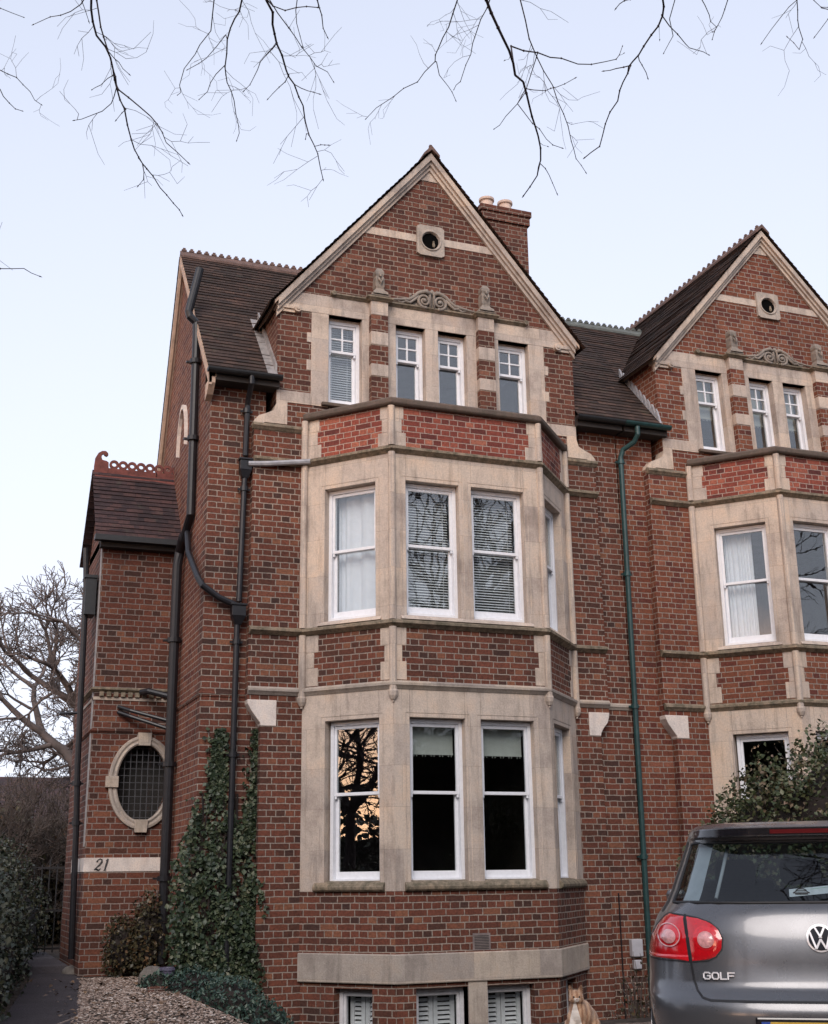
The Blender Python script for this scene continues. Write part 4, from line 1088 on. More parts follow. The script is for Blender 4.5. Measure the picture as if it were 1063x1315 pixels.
shrub('hedge', [((7.75, 10.6, .55), (.72, .7, 1.62)), ((7.12, 10.7, .30), (.42, .45, 1.28)), ((8.6, 10.4, .8), (1.15, .9, 1.72)), ((10.2, 10.0, .9), (1.3, 1.0, 1.9))], 62000, .046, M['leaf_hedge'], 'large ivy-covered hedge with brownish leaves behind the parked car', 'hedge', stems=10, fill=.16, core=.80)
shrub('hedge', [((-.05, 9.4, .55), (.62, 1.3, 1.22)), ((.16, 12.0, .55), (.60, 1.5, 1.22)), ((.38, 14.4, .5), (.66, 1.6, 1.25)), ((.66, 17.0, .5), (.62, 1.6, 1.20)), ((.80, 19.6, .6), (.9, 1.4, 1.25))], 34000, .042, M['leaf_dark'], 'dark evergreen hedge along the left side of the path', 'hedge', stems=60)
shrub('bush', [((.4, 24, 1.0), (2.0, 1.2, 1.6)), ((3.0, 25, .9), (1.6, 1.2, 1.5))], 9000, .10, M['leaf_brown'], 'brownish bush beyond the iron gate', 'bush', stems=80)
shrub('shrub', [((2.32, 16.25, .38), (.24, .20, .42)), ((2.62, 16.15, .50), (.24, .22, .58))], 2600, .045, M['leaf_brown'], 'dark shrub with yellowish leaves at the foot of the porch wall', stems=30, core=.6, fill=.5)
shrub('shrub', [((2.78, 14.0, -.06), (.38, .42, .34)), ((3.05, 13.5, -.16), (.42, .48, .38)), ((3.30, 13.0, -.36), (.30, .36, .38)), ((2.50, 14.6, .03), (.22, .25, .18))], 9500, .045, M['leaf_blue'], 'low blue-green shrub spilling along the edge of the gravel', stems=24, asp=.5)
shrub('shrub', [((7.75, 13.2, -.55), (.40, .3, .75)), ((7.2, 12.5, -.75), (.4, .3, .6))], 900, .045, M['leaf_brown'], 'straggly sparse shrub between the wall and the parked car', core=False, fill=.8, stems=70)

# ivy on the house wall
iv = empty('ivy', (3.2, 14.6, 0), 'green ivy climbing the brick wall around the black drainpipe', 'ivy')
poly = [(3.12, 2.80), (3.04, 2.45), (2.95, 2.15), (2.90, 1.75), (2.87, 1.3), (2.85, .7), (2.83, 0), (2.83, -.6), (3.62, -.6), (3.62, 0), (3.63, 1.2), (3.62, 2.0), (3.60, 2.42), (3.52, 2.30), (3.46, 1.8), (3.36, 1.65), (3.26, 1.9), (3.22, 2.3), (3.17, 2.6)]
def inpoly(x, z):
    c = False; j = len(poly)-1
    for i in range(len(poly)):
        if (poly[i][1] > z) != (poly[j][1] > z) and x < (poly[j][0]-poly[i][0])*(z-poly[i][1])/(poly[j][1]-poly[i][1])+poly[i][0]: c = not c
        j = i
    return c
P = []; bald = [(random.uniform(2.8, 3.6), random.uniform(.6, 2.3), random.uniform(.04, .11)) for _ in range(30)]
while len(P) < 9800:
    x = random.uniform(2.6, 3.75); z = random.uniform(-.6, 2.85)
    if not inpoly(x+random.gauss(0, .055), z+random.gauss(0, .07)): continue
    th = .04+.20*smooth((2.1-z)/1.8)
    if any((x-a)**2+((z-b_)*.6)**2 < q*q for a, b_, q in bald) and random.random() < .8: continue
    hol = math.exp(-((x-3.02)/.13)**2-((z-.80)/.26)**2)*.7
    if random.random() < hol*1.1: th = .05
    yb = YW if x > 2.88 else YW+(2.88-x)*3
    P.append((x, yb-.02-th*random.random()**.7*(.65+.35*math.sin(x*14+z*7)), z))
for i in range(1300):   # over the flank of the house
    y = 14.6+.8*random.random()**1.5; z = random.uniform(-.3, 2.0-.9*(y-14.6))
    P.append((2.87-.18*random.random()*smooth((2.2-z)), y, z))
for i in range(700):    # stray shoots
    x = random.choice((3.1, 3.14, 3.56))+random.gauss(0, .035); P.append((x+random.gauss(0, .03), YW-.03, random.uniform(2.0, 2.9)))
leaves('foliage', M['leaf_ivy'], P, .052, iv, nrm=np.array([-.1, -1, .25]), spread=.75, asp=.85)
k = MB()
for i in range(26):
    x = random.uniform(2.9, 3.55); pts = [(x+.04*math.sin(z*4+i), YW-.03, z) for z in np.arange(-.6, random.uniform(1.2, 2.4), .25)]; k.tube(pts, [.012]*len(pts), 5)
pass
k.build('stems', M['stem_shade'], iv)

M['rock'] = stone_mat('garden_rock', (.20, .175, .16), (.08, .075, .065), .4, False)
Pl = [(random.uniform(1.2, 2.7), random.uniform(9.8, 16.2)) for _ in range(170)]
lf = leaves('fallen_leaves', leaf_mat('dead_leaves', [(0, (.06, .035, .02)), (.5, (.13, .075, .04)), (1, (.24, .15, .08))]), [(x, y, gz(x, y)+.022) for x, y in Pl], .055, None, nrm=np.array([0, 0, 2.2]), spread=.6)
tag(lf, 'scattered brown dead leaves on the gravel and path', 'leaves', kind='stuff')
def rock(name, c, s_, label, mat, seed):
    r0 = random.Random(seed); k = MB(); nu, nv = 14, 9; vs = []; fs = []
    for i in range(nv+1):
        for j in range(nu):
            a = math.pi*i/nv; b_ = 2*math.pi*j/nu; q = 1+.12*math.sin(3*b_+seed)*math.sin(a*2)+r0.uniform(-.05, .05)*(0 < i < nv)
            vs.append((c[0]+s_[0]*q*math.sin(a)*math.cos(b_), c[1]+s_[1]*q*math.sin(a)*math.sin(b_), c[2]+s_[2]*q*math.cos(a)))
    for i in range(nv):
        for j in range(nu): fs.append((i*nu+j, i*nu+(j+1) % nu, (i+1)*nu+(j+1) % nu, (i+1)*nu+j))
    k.add(vs, fs); tag(k.build(name, mat, None, smooth=True), label, 'rock')
rock('rock', (2.50, 15.0, .10), (.16, .14, .15), 'pale rounded rock beside the blue-green shrub', M['rock'], 3)
rock('rock', (1.86, 17.1, .06), (.14, .18, .10), 'grey rock at the foot of the drainpipe by the path', M['rock'], 5)
k = MB(); k.box(2.30, 2.62, 14.02, 14.14, .0, .10); tag(k.build('edging_stone', M['brick_porch'], None, bevel=.015), 'dark edging block lying on the pebbles', 'edging stone')
k = MB(); k.lathe((2.62, 14.72, .05), [(0, 0), (.07, 0), (.09, .17), (.10, .17), (.10, .20), (.085, .20), (.07, .12), (0, .12)], 16); tag(k.build('flower_pot', simple('dull_mauve_glaze', (.10, .09, .14), .5), None), 'small dull mauve flower pot next to the pale rock', 'flower pot')
# ---------------------------------------------------------------- parked car
HDG = R(34); CH = Vector((math.sin(HDG), math.cos(HDG), 0)); CR = Vector((math.cos(HDG), -math.sin(HDG), 0))
CO = Vector((4.233, 5.412, 0.0))
ZS = [.16, .22, .35, .50, .565, .585, .605, .63, .66, .75, .87, .97, 1.02, 1.045, 1.10, 1.17, 1.24, 1.31, 1.355, 1.375, 1.385, 1.43, 1.455, 1.472, 1.48]
BS = [.20, .10, .02, .0, .010, .030, .065, .085, .095, .105, .12, .15, .18, .205, .258, .325, .387, .447, .475, .470, .405, .40, .47, .75, 1.3]
WS = [.80, .84, .88, .90, .905, .905, .905, .905, .902, .898, .882, .84, .80, .785, .758, .732, .704, .678, .660, .655, .650, .63, .60, .53, .25]
FZ = [.16, .35, .60, .75, .86, .95, 1.02, 1.375, 1.43, 1.472, 1.48]
FY = [4.05, 4.20, 4.18, 4.10, 3.80, 3.30, 3.02, 2.15, 1.95, 1.65, 1.45]
def cw(z): return float(np.interp(z, ZS, WS))
def cb(z): return float(np.interp(z, ZS, BS))
def ysurf(x, z):
    q = min(abs(x)/cw(z), .99999); return cb(z)+.9*(1-(1-q**4)**.25)
def cp(x, y, z): return CO+CR*x+CH*y+Vector((0, 0, z))
def cs(x, z, off=0):
    """point on the rear surface of the car, pushed out by off"""
    e = .004; y = ysurf(x, z); a = cp(x, y, z)
    if off:
        x1 = max(-cw(z)*.9995, min(cw(z)*.9995, x))
        tx = cp(x1+e, ysurf(x1+e, z), 0)-cp(x1-e, ysurf(x1-e, z), 0); n_ = Vector((0, 0, 1)).cross(tx).normalized()
        if n_.dot(CH) > 0: n_ = -n_
        a += n_*off
    return a
car = empty('parked_car', CO+CH*2, 'grey metallic hatchback parked in front of the houses, seen from behind', 'car')
def carpaint():
    m, n, b = newmat('grey_metallic_paint')
    g = N(n, 'ShaderNodeNewGeometry'); v = noise(n, g.outputs['Position'], 900, 2, .5)
    n2 = noise(n, g.outputs['Position'], 5, 4, .6)
    c = mixc(n, .5, (.100, .104, .114), ramp(n, v, [(.35, (.55, .55, .55)), (.65, (1.5, 1.5, 1.55))]), 'MULTIPLY')
    n.links.new(c, b.inputs['Base Color']); b.inputs['Metallic'].default_value = .45
    n.links.new(ramp(n, n2, [(.3, (.24,)*3), (.7, (.33,)*3)]), b.inputs['Roughness'])
    b.inputs['Coat Weight'].default_value = .6; b.inputs['Coat Roughness'].default_value = .08
    return m
M['paint'] = carpaint()
M['lampred'] = simple('red_lamp_plastic', (.50, .006, .012), .18, var=.15, sc=60, coat=1)
M['lampdeep'] = simple('deep_red_lamp_plastic', (.10, .004, .006), .2, var=.1, coat=1)
M['lamppink'] = simple('clear_lamp_lens', (.62, .30, .30), .15, var=.35, sc=35, coat=1)
M['lampred2'] = simple('red_lens_ring', (.58, .012, .02), .12, var=.2, sc=50, coat=1)
M['chrome'] = simple('chrome', (.80, .80, .82), .12, metal=1, var=.05)
M['black'] = simple('black_rubber', (.010, .010, .012), .55, var=.2)
M['gloss_black'] = simple('gloss_black', (.012, .011, .014), .15, var=.2, coat=.5)
M['plate'] = simple('yellow_number_plate', (.55, .36, .06), .4, var=.08)
M['plateblue'] = simple('blue_plate_band', (.02, .06, .30), .4, var=.08)
M['seat'] = simple('dark_seat_cloth', (.035, .035, .04), .9, var=.3)
M['trim'] = simple('pale_headlining', (.42, .43, .46), .8, var=.1)
M['tyre'] = simple('tyre_rubber', (.02, .02, .02), .8, var=.2)
M['alloy'] = simple('alloy_rim', (.45, .45, .47), .35, metal=.8, var=.1)
qs = [0, .12, .24, .36, .48, .58, .67, .75, .82, .88, .925, .945, .96, .975, .985, .993, .998]
qq = [-q for q in qs[::-1]][:-1]+qs
side_y = [1.0, 1.25, 1.55, 1.9, 2.25, 2.6, 2.95, 3.25]
zr_ = sorted(set([round(z, 4) for z in ZS]+[1.0, .30, .43]))
rings = []
for z in zr_:
    W = cw(z); b0 = cb(z); f0 = float(np.interp(z, FZ, FY)); L = f0-b0; rr = min(.9, L*.42); rf_ = min(.8, L*.42)
    ring = [(q*W, b0+.9*(1-(1-abs(q)**4)**.25)) for q in qq]
    ya, yb = b0+.9, f0-.75
    if yb < ya: yb = ya+.02
    sd = [(W, ya+(yb-ya)*i/7) for i in range(8)]
    fr = [(q*W, f0-.75*(1-(1-abs(q)**2.6)**(1/2.6))) for q in qq[::-1]]
    rings.append(ring+sd+fr+[(-x, y) for x, y in sd[::-1]])
nr = len(rings[0]); nq = len(qq)
V = [cp(x, y, z) for z, r_ in zip(zr_, rings) for x, y in r_]
def cells(test):
    F = []
    for i in range(len(zr_)-1):
        for j in range(nr):
            if test((zr_[i]+zr_[i+1])/2, j): F.append((i*nr+j, i*nr+(j+1) % nr, (i+1)*nr+(j+1) % nr, (i+1)*nr+j))
    return F
j0 = qq.index(-.925); j1 = qq.index(.925)
def is_rear(z, j): return 1.045 < z < 1.356 and j0 <= j < j1
def is_front(z, j): return 1.02 < z < 1.376 and nq+8+2 <= j < nq+8+nq-3
def is_side(z, j): return 1.02 < z < 1.31 and (nq <= j < nq+7 and j not in (nq+3,) or nq+8+nq <= j < nr-1 and j != nq+8+nq+3)
def is_glass(z, j): return is_rear(z, j) or is_front(z, j) or is_side(z, j)
def carmesh(name, F, mat, parent, smooth=True, extra=None):
    k = MB(); used = sorted({i for f in F for i in f}); mp = {u: i for i, u in enumerate(used)}
    k.v = [tuple(V[u]) for u in used]; k.f = [tuple(mp[i] for i in f) for f in F]; k.mi = [0]*len(F)
    if extra: extra(k)
    o = k.build(name, mat, parent, smooth=smooth); return o
def roofcap(k):
    t = (len(zr_)-1)*nr
    k.add([tuple(V[t+j]) for j in range(nr)], [tuple(range(nr))]); k.add([tuple(V[j]) for j in range(nr)], [tuple(range(nr))])
body = carmesh('body', cells(lambda z, j: not is_glass(z, j)), M['paint'], car, extra=roofcap)
md = body.modifiers.new('es', 'EDGE_SPLIT'); md.split_angle = R(38)
rg = carmesh('rear_window', cells(is_rear), M['carglass'], car)
carmesh('windscreen', cells(is_front), M['carglass'], car)
carmesh('side_windows', cells(is_side), M['carglass'], car)
def ribbon(name, pts, w_, mat, parent, off=.002, mirror=False, n=10):
    k = MB()
    for sg in ((1, -1) if mirror else (1,)):
        P = []
        for a, b_ in zip(pts[:-1], pts[1:]):
            for i in range(n): P.append((a[0]+(b_[0]-a[0])*i/n, a[1]+(b_[1]-a[1])*i/n))
        P.append(pts[-1]); vs = []
        for i, p in enumerate(P):
            a = Vector(P[max(i-1, 0)]); b_ = Vector(P[min(i+1, len(P)-1)]); t = (b_-a).normalized(); nn_ = Vector((-t.y, t.x))*w_/2
            for s in (1, -1): vs.append(cs(sg*(p[0]+s*nn_.x), p[1]+s*nn_.y, off))
        k.add(vs, [(2*i, 2*i+1, 2*i+3, 2*i+2) for i in range(len(P)-1)])
    return k.build(name, mat, parent, smooth=True)
def patch(name, outline, mat, parent, off=.004, nzr=16, nxr=16, bulge=0, sg=1, edge=True):
    zs = [p[1] for p in outline]; z0, z1 = min(zs)+1e-4, max(zs)-1e-4; vs = []; n_ = len(outline)
    for i in range(nzr+1):
        z = z0+(z1-z0)*i/nzr; X = []
        for a, b_ in zip(outline, outline[1:]+outline[:1]):
            if (a[1]-z)*(b_[1]-z) <= 0 and a[1] != b_[1]: X.append(a[0]+(b_[0]-a[0])*(z-a[1])/(b_[1]-a[1]))
        xa, xb = min(X), max(X)
        for j in range(nxr+1):
            x = xa+(xb-xa)*j/nxr; e = min(i, nzr-i)/nzr*4; e2 = min(j, nxr-j)/nxr*4
            o_ = off if not edge else off*min(1, .15+e)*min(1, .15+e2)
            vs.append(cs(sg*x, z, o_+.0008))
    k = MB(); k.add(vs, [(i*(nxr+1)+j, i*(nxr+1)+j+1, (i+1)*(nxr+1)+j+1, (i+1)*(nxr+1)+j) for i in range(nzr) for j in range(nxr)])
    return k.build(name, mat, parent, smooth=True)
def disc(name, c, r_, mat, parent, off, inner=0, sg=1, h=.0):
    k = MB(); n_ = 28; vs = []; R_ = [inner, (inner+r_)/2, r_]
    for q, rr in enumerate(R_):
        for i in range(n_):
            a = 2*math.pi*i/n_; vs.append(cs(sg*(c[0]+rr*math.cos(a)), c[1]+rr*math.sin(a), off+(h if q == 1 else (h*1.2 if q == 0 and not inner else 0))))
    fs = [(q*n_+i, q*n_+(i+1) % n_, (q+1)*n_+(i+1) % n_, (q+1)*n_+i) for q in range(2) for i in range(n_)]
    if not inner:
        b0 = len(vs); vs.append(cs(sg*c[0], c[1], off+h*1.2)); fs = [f for f in fs if f[0] >= n_]+[(b0, n_+i, n_+(i+1) % n_) for i in range(n_)]
    k.add(vs, fs); return k.build(name, mat, parent, smooth=True)
lo = [(-.755, .988), (-.680, .980), (-.6615, .750), (-.901, .753), (-.899, .79), (-.885, .845), (-.83, .925), (-.785, .972)]
li = [(-.668, .978), (-.606, .967), (-.543, .945), (-.503, .912), (-.484, .867), (-.492, .814), (-.525, .775), (-.567, .757), (-.649, .750)]
lo_low = [(-.663, .752), (-.664, .785), (-.899, .79), (-.901, .753)]
for sg in (1, -1):
    lp = patch('tail_lamp', lo, M['lampred'], car, .010, sg=sg)
    patch('indicator_strip', lo_low, M['lampred2'], lp, .012, 4, 16, sg=sg)
    disc('lamp_lens', (-.752, .880), .062, M['lampred2'], lp, .013, 0, sg, .006); disc('lens_ring', (-.752, .880), .060, M['lamppink'], lp, .0185, .055, sg)
    disc('inner_lens', (-.750, .872), .036, M['lamppink'], lp, .021, 0, sg, .006)
    l2 = patch('tail_lamp', li, M['lampred'], car, .010, sg=sg)
    disc('lamp_lens', (-.568, .868), .062, M['lampred2'], l2, .013, 0, sg, .006)
    disc('inner_lens', (-.566, .860), .036, M['lamppink'], l2, .021, 0, sg, .006); disc('lens_ring', (-.566, .860), .041, M['lamppink'], l2, .0205, .037, sg)
    ribbon('lamp_seal', [(sg*x, z) for x, z in lo+lo[:1]], .006, M['black'], lp, .003)
    ribbon('lamp_seal', [(sg*x, z) for x, z in li+li[:1]], .007, M['black'], l2, .003)
ribbon('hatch_gap', [(-.672, .985), (-.655, .749), (-.645, .665), (-.630, .615), (-.605, .583), (-.565, .572), (-.3, .570), (0, .570), (.3, .570), (.565, .572), (.605, .583), (.630, .615), (.645, .665), (.655, .749), (.672, .985)], .011, M['black'], car, .0016)
# rubber seal round the rear glass
k = MB()
pts = []
for z in (1.042, 1.10, 1.17, 1.24, 1.31, 1.352): pts.append((.93*cw(z), z))
loop = pts+[(x, 1.356) for x in np.linspace(.9*.66, -.9*.66, 12)]+[(-x, z) for x, z in pts[::-1]]+[(x, 1.040) for x in np.linspace(-.9*.785, .9*.785, 14)]+pts[:1]
k.tube([cs(x, z, .001) for x, z in loop], .009, 6, False); k.build('window_seal', M['black'], car, smooth=True)
# dark shut line down the pillars, high brake light
for sg in (1, -1): ribbon('pillar_gap', [(sg*.975*cw(z), z) for z in (.99, 1.045, 1.10, 1.17, 1.24, 1.31, 1.37)], .012, M['black'], car, .0015, n=4)
ribbon('spoiler_edge', [(-.60, 1.405), (-.3, 1.408), (0, 1.408), (.3, 1.408), (.60, 1.405)], .036, M['gloss_black'], car, .003)
ribbon('high_brake_light', [(-.19, 1.407), (0, 1.407), (.19, 1.407)], .022, M['lampdeep'], car, .006)
M['badge_dark'] = simple('dark_enamel', (.012, .013, .02), .6, spec=.2)
M['silver'] = simple('bright_silver', (.72, .72, .75), .35, metal=.2, var=.05, coat=.5)
# badge: ring with a V over a W
bc = (.0, .868)
bd = disc('badge', bc, .068, M['silver'], car, .010, 0, 1, .004)
disc('badge_field', bc, .058, M['badge_dark'], bd, .0150, 0, 1, .001)
k = MB()
def bstroke(pts, w_=.010):
    P = [cs(bc[0]+x, bc[1]+z, .0195) for x, z in pts]
    for a, b_ in zip(P[:-1], P[1:]):
        t = (b_-a).normalized(); nn_ = (-CH).cross(t)*w_/2; ou = -CH*.004
        k.add([a+nn_-ou, a-nn_-ou, b_-nn_-ou, b_+nn_-ou, a+nn_+ou, a-nn_+ou, b_-nn_+ou, b_+nn_+ou], [(0, 1, 2, 3), (4, 5, 6, 7), (0, 1, 5, 4), (1, 2, 6, 5), (2, 3, 7, 6), (3, 0, 4, 7)])
bstroke([(-.024, .054), (0, .008), (.024, .054)]); bstroke([(-.050, .030), (-.024, -.050), (0, -.004), (.024, -.050), (.050, .030)])
bstroke([(-.008, .004), (.008, .004)], .006)
k.build('emblem', M['silver'], bd)
# chrome lettering
k = MB()
def letter(x0, strokes):
    for s in strokes:
        P = [cs(x0+x*.026, .670+z*.030, .012) for x, z in s]
        for a, b_ in zip(P[:-1], P[1:]):
            t = (b_-a).normalized(); nn_ = (-CH).cross(t)*.0036; a2 = a-t*.003; b2 = b_+t*.003; ou = -CH*.003
            k.add([a2+nn_-ou, a2-nn_-ou, b2-nn_-ou, b2+nn_-ou, a2+nn_+ou, a2-nn_+ou, b2-nn_+ou, b2+nn_+ou], [(0, 1, 2, 3), (4, 5, 6, 7), (0, 1, 5, 4), (1, 2, 6, 5), (2, 3, 7, 6), (3, 0, 4, 7)])
letter(-.590, [[(1.2, .85), (.95, 1), (.25, 1), (0, .75), (0, .25), (.25, 0), (1.0, 0), (1.2, .2), (1.2, .5), (.7, .5)]])
letter(-.548, [[(.25, 1), (0, .75), (0, .25), (.25, 0), (.95, 0), (1.2, .25), (1.2, .75), (.95, 1), (.25, 1)]])
letter(-.506, [[(0, 1), (0, 0), (1.05, 0)]])
letter(-.470, [[(0, 0), (0, 1), (1.2, 1)], [(0, .52), (1.0, .52)]])
k.build('lettering', M['silver'], car)
# number plate in its recess
k = MB()
def cbox(x0, x1, y0, y1, z0, z1):
    k.add([cp(x, y, z) for z in (z0, z1) for x, y in ((x0, y0), (x1, y0), (x1, y1), (x0, y1))], [(0, 1, 2, 3), (4, 5, 6, 7), (0, 1, 5, 4), (1, 2, 6, 5), (2, 3, 7, 6), (3, 0, 4, 7)])
cbox(-.355, .355, -.012, .05, .34, .502); pr_ = k.build('plate_recess', M['gloss_black'], car, bevel=.01)
k = MB(); cbox(-.285, .325, -.020, -.013, .365, .480); pl_ = k.build('number_plate', M['plate'], pr_)
k = MB(); cbox(-.328, -.2851, -.020, -.013, .365, .480); k.build('plate_band', M['plateblue'], pr_)
# sticker inside the glass
st_ = patch('window_sticker', [(-.122, 1.122), (.10, 1.124), (.10, 1.070), (-.126, 1.068)], M['white2'], rg, -.004, 3, 6, edge=False)
M['green'] = simple('green_print', (.10, .32, .10), .5, var=.1)
patch('sticker_stripe', [(-.02, 1.116), (.095, 1.117), (.095, 1.106), (-.02, 1.105)], M['green'], rg, -.0025, 1, 6, edge=False)
k = MB()
def sst(pts, r_=.0025): k.tube([cs(x, z, .0005) for x, z in pts], r_, 5)
sst([(-.105, 1.088), (-.085, 1.098), (-.04, 1.098), (-.02, 1.088), (-.105, 1.088)]); sst([(-.09, 1.100), (-.075, 1.108), (-.05, 1.108), (-.035, 1.100)], .003); sst([(-.095, 1.082), (-.03, 1.082)], .003)
k.build('sticker_print', M['seat'], rg)
# cabin: trims, seats
k = MB()
for sg in (1, -1):
    vs = []
    for z in np.linspace(1.05, 1.36, 8): vs += [cs(sg*.90*cw(z), z, -.03), cs(sg*.80*cw(z), z+.0, -.05)]
    k.add(vs, [(2*i, 2*i+1, 2*i+3, 2*i+2) for i in range(7)])
    k.tube([cs(sg*.72*cw(z), z, -.12) for z in (1.06, 1.2, 1.33)], .010, 6)
k.build('pillar_trim', M['trim'], car, smooth=True)
k = MB()
cbox(-.70, .70, .35, .85, .90, .98); cbox(-.64, .64, 1.15, 1.32, .5, 1.10); cbox(-.6, -.12, 2.0, 2.15, .5, 1.15); cbox(.12, .6, 2.0, 2.15, .5, 1.15)
k.build('seats', M['seat'], car, bevel=.03)
k = MB()
for x, y in ((-.38, 1.22), (.0, 1.22), (.38, 1.22), (-.36, 2.05), (.36, 2.05)):
    cbox(x-.12, x+.12, y-.05, y+.05, 1.12, 1.27)
k.build('head_restraints', M['seat'], car, bevel=.04)
for sx in (1, -1):
    for yy in (.78, 3.36):
        k = MB(); c0 = cp(sx*.70, yy, .31); c1 = cp(sx*.895, yy, .31); k.tube([c0, c1], .31, 24); wh = k.build('wheel', M['tyre'], car, bevel=.02)
        k = MB(); k.tube([cp(sx*.85, yy, .31), cp(sx*.902, yy, .31)], .20, 20); k.build('rim', M['alloy'], wh)
for sg in (1, -1):
    k = MB(); cbox(sg*.79-.07, sg*.79+.07, 2.75, 2.90, .96, 1.08); k.build('wing_mirror', M['paint'], car, bevel=.03)
k = MB()
for sg in (1, -1):
    k.tube([cs(sg*x, .30, .004) for x in np.linspace(.45, .8, 6)], .012, 6)
k.build('bumper_reflectors', M['lampdeep'], car)

# ---------------------------------------------------------------- the cat
ct = Vector((4.50, 8.60, .05))
def skin(name, chain, radii, edges, mat, parent, sub=2):
    me = bpy.data.meshes.new(name); L = rootloc(parent) if parent else Vector((0, 0, 0))
    me.from_pydata([Vector(p)-L for p in chain], edges, []); o = bpy.data.objects.new(name, me); COL.objects.link(o); o.parent = parent
    o.modifiers.new('skin', 'SKIN'); ly = me.skin_vertices[0].data if me.skin_vertices else None
    if ly is None:
        bm = bmesh.new(); bm.from_mesh(me); bm.verts.layers.skin.verify(); bm.to_mesh(me); bm.free(); ly = me.skin_vertices[0].data
    for i, r_ in enumerate(radii): ly[i].radius = r_ if isinstance(r_, tuple) else (r_, r_); ly[i].use_root = (i == 0)
    s = o.modifiers.new('sub', 'SUBSURF'); s.levels = sub; s.render_levels = sub
    me.materials.append(mat); return o
def furmat():
    m, n, b = newmat('ginger_fur')
    tc = N(n, 'ShaderNodeTexCoord'); sp = N(n, 'ShaderNodeSeparateXYZ'); n.links.new(tc.outputs['Object'], sp.inputs[0])
    wv = N(n, 'ShaderNodeTexWave'); wv.inputs['Scale'].default_value = 9; wv.inputs['Distortion'].default_value = 6; wv.inputs['Detail'].default_value = 2
    n.links.new(tc.outputs['Object'], wv.inputs['Vector'])
    nz = noise(n, tc.outputs['Object'], 90, 4, .7)
    col = ramp(n, wv.outputs['Fac'], [(.2, (.36, .20, .12)), (.7, (.54, .35, .23))])
    col = mixc(n, .8, col, ramp(n, nz, [(.3, (.65, .65, .65)), (.7, (1.25, 1.25, 1.25))]), 'MULTIPLY')
    # white bib: towards the chest, between chin and paws
    g1 = math_(n, 'MULTIPLY', math_(n, 'LESS_THAN', math_(n, 'ABSOLUTE', math_(n, 'ADD', sp.outputs[0], .012)), math_(n, 'MULTIPLY', math_(n, 'SUBTRACT', .285, sp.outputs[2]), .26)),
               math_(n, 'LESS_THAN', sp.outputs[1], -.03))
    g1 = math_(n, 'MULTIPLY', g1, math_(n, 'GREATER_THAN', sp.outputs[2], .10))
    # muzzle blaze
    g2 = math_(n, 'MULTIPLY', math_(n, 'LESS_THAN', sp.outputs[1], -.106), math_(n, 'LESS_THAN', sp.outputs[2], .290))
    g2 = math_(n, 'MULTIPLY', g2, math_(n, 'GREATER_THAN', sp.outputs[2], .262))
    f = math_(n, 'MAXIMUM', g1, g2)
    col = mixc(n, f, col, (.78, .72, .66))
    n.links.new(col, b.inputs['Base Color']); b.inputs['Roughness'].default_value = .95; b.inputs['Specular IOR Level'].default_value = .1
    b.inputs['Sheen Weight'].default_value = .3
    n.links.new(bump(n, nz, .006), b.inputs['Normal']); return m
M['fur'] = furmat()
cat = empty('cat', ct, 'ginger cat with a white bib sitting in front of the bay, facing the street', 'cat')
cat.rotation_euler = (0, 0, R(-22))
bm = bmesh.new()
def blob(c, r_, rot=None):
    g = bmesh.ops.create_icosphere(bm, subdivisions=3, radius=1.0)
    mt = Matrix.Translation(Vector(c)) @ (rot.to_matrix().to_4x4() if rot else Matrix.Identity(4)) @ Matrix.Diagonal((*r_, 1))
    bmesh.ops.transform(bm, matrix=mt, verts=g['verts'])
def limb(pts, rs):
    for (a, b_), (ra, rb) in zip(zip(pts[:-1], pts[1:]), zip(rs[:-1], rs[1:])):
        a, b_ = Vector(a), Vector(b_); n_ = max(3, int((b_-a).length/.012))
        for i in range(n_+1): q = i/n_; r_ = ra+(rb-ra)*q; g = bmesh.ops.create_icosphere(bm, subdivisions=2, radius=r_); bmesh.ops.translate(bm, verts=g['verts'], vec=a.lerp(b_, q))
from mathutils import Euler
blob((.07, .12, .115), (.105, .135, .112)); blob((.045, .05, .165), (.088, .11, .10), Euler((R(35), 0, 0)))
blob((.015, -.01, .185), (.070, .075, .095)); blob((.005, -.035, .235), (.050, .050, .060))
blob((0, -.062, .292), (.052, .048, .046)); blob((-.024, -.078, .278), (.027, .026, .022)); blob((.024, -.078, .278), (.027, .026, .022)); blob((0, -.098, .277), (.019, .020, .016)); blob((0, -.06, .318), (.038, .036, .024))
for sg in (-1, 1):
    limb([(sg*.034, -.02, .16), (sg*.034, -.05, .08), (sg*.034, -.058, .022)], [.034, .024, .019]); blob((sg*.034, -.075, .016), (.020, .030, .015))
limb([(.13, .06, .09), (.135, -.01, .04)], [.055, .03]); blob((.125, -.045, .018), (.024, .045, .017)); limb([(-.03, .06, .09), (-.04, .0, .04)], [.055, .03]); blob((-.045, -.03, .018), (.022, .04, .016))
limb([(.10, .24, .06), (.18, .18, .03), (.20, .06, .024), (.16, -.04, .022)], [.026, .024, .022, .015])
for sg in (-1, 1):   # ears
    limb([(sg*.030, -.052, .322), (sg*.036, -.050, .345), (sg*.040, -.050, .364)], [.019, .011, .004])
bm.normal_update(); fv = [(v.co.copy(), v.normal.copy()) for v in bm.verts]
me = bpy.data.meshes.new('body'); bm.to_mesh(me); bm.free()
o = bpy.data.objects.new('body', me); COL.objects.link(o); o.parent = cat; me.materials.append(M['fur'])
rm = o.modifiers.new('remesh', 'REMESH'); rm.mode = 'VOXEL'; rm.voxel_size = .0055; rm.use_smooth_shade = True
sm_ = o.modifiers.new('smooth', 'SMOOTH'); sm_.factor = .5; sm_.iterations = 4
fv = random.sample(fv, min(9000, len(fv)))
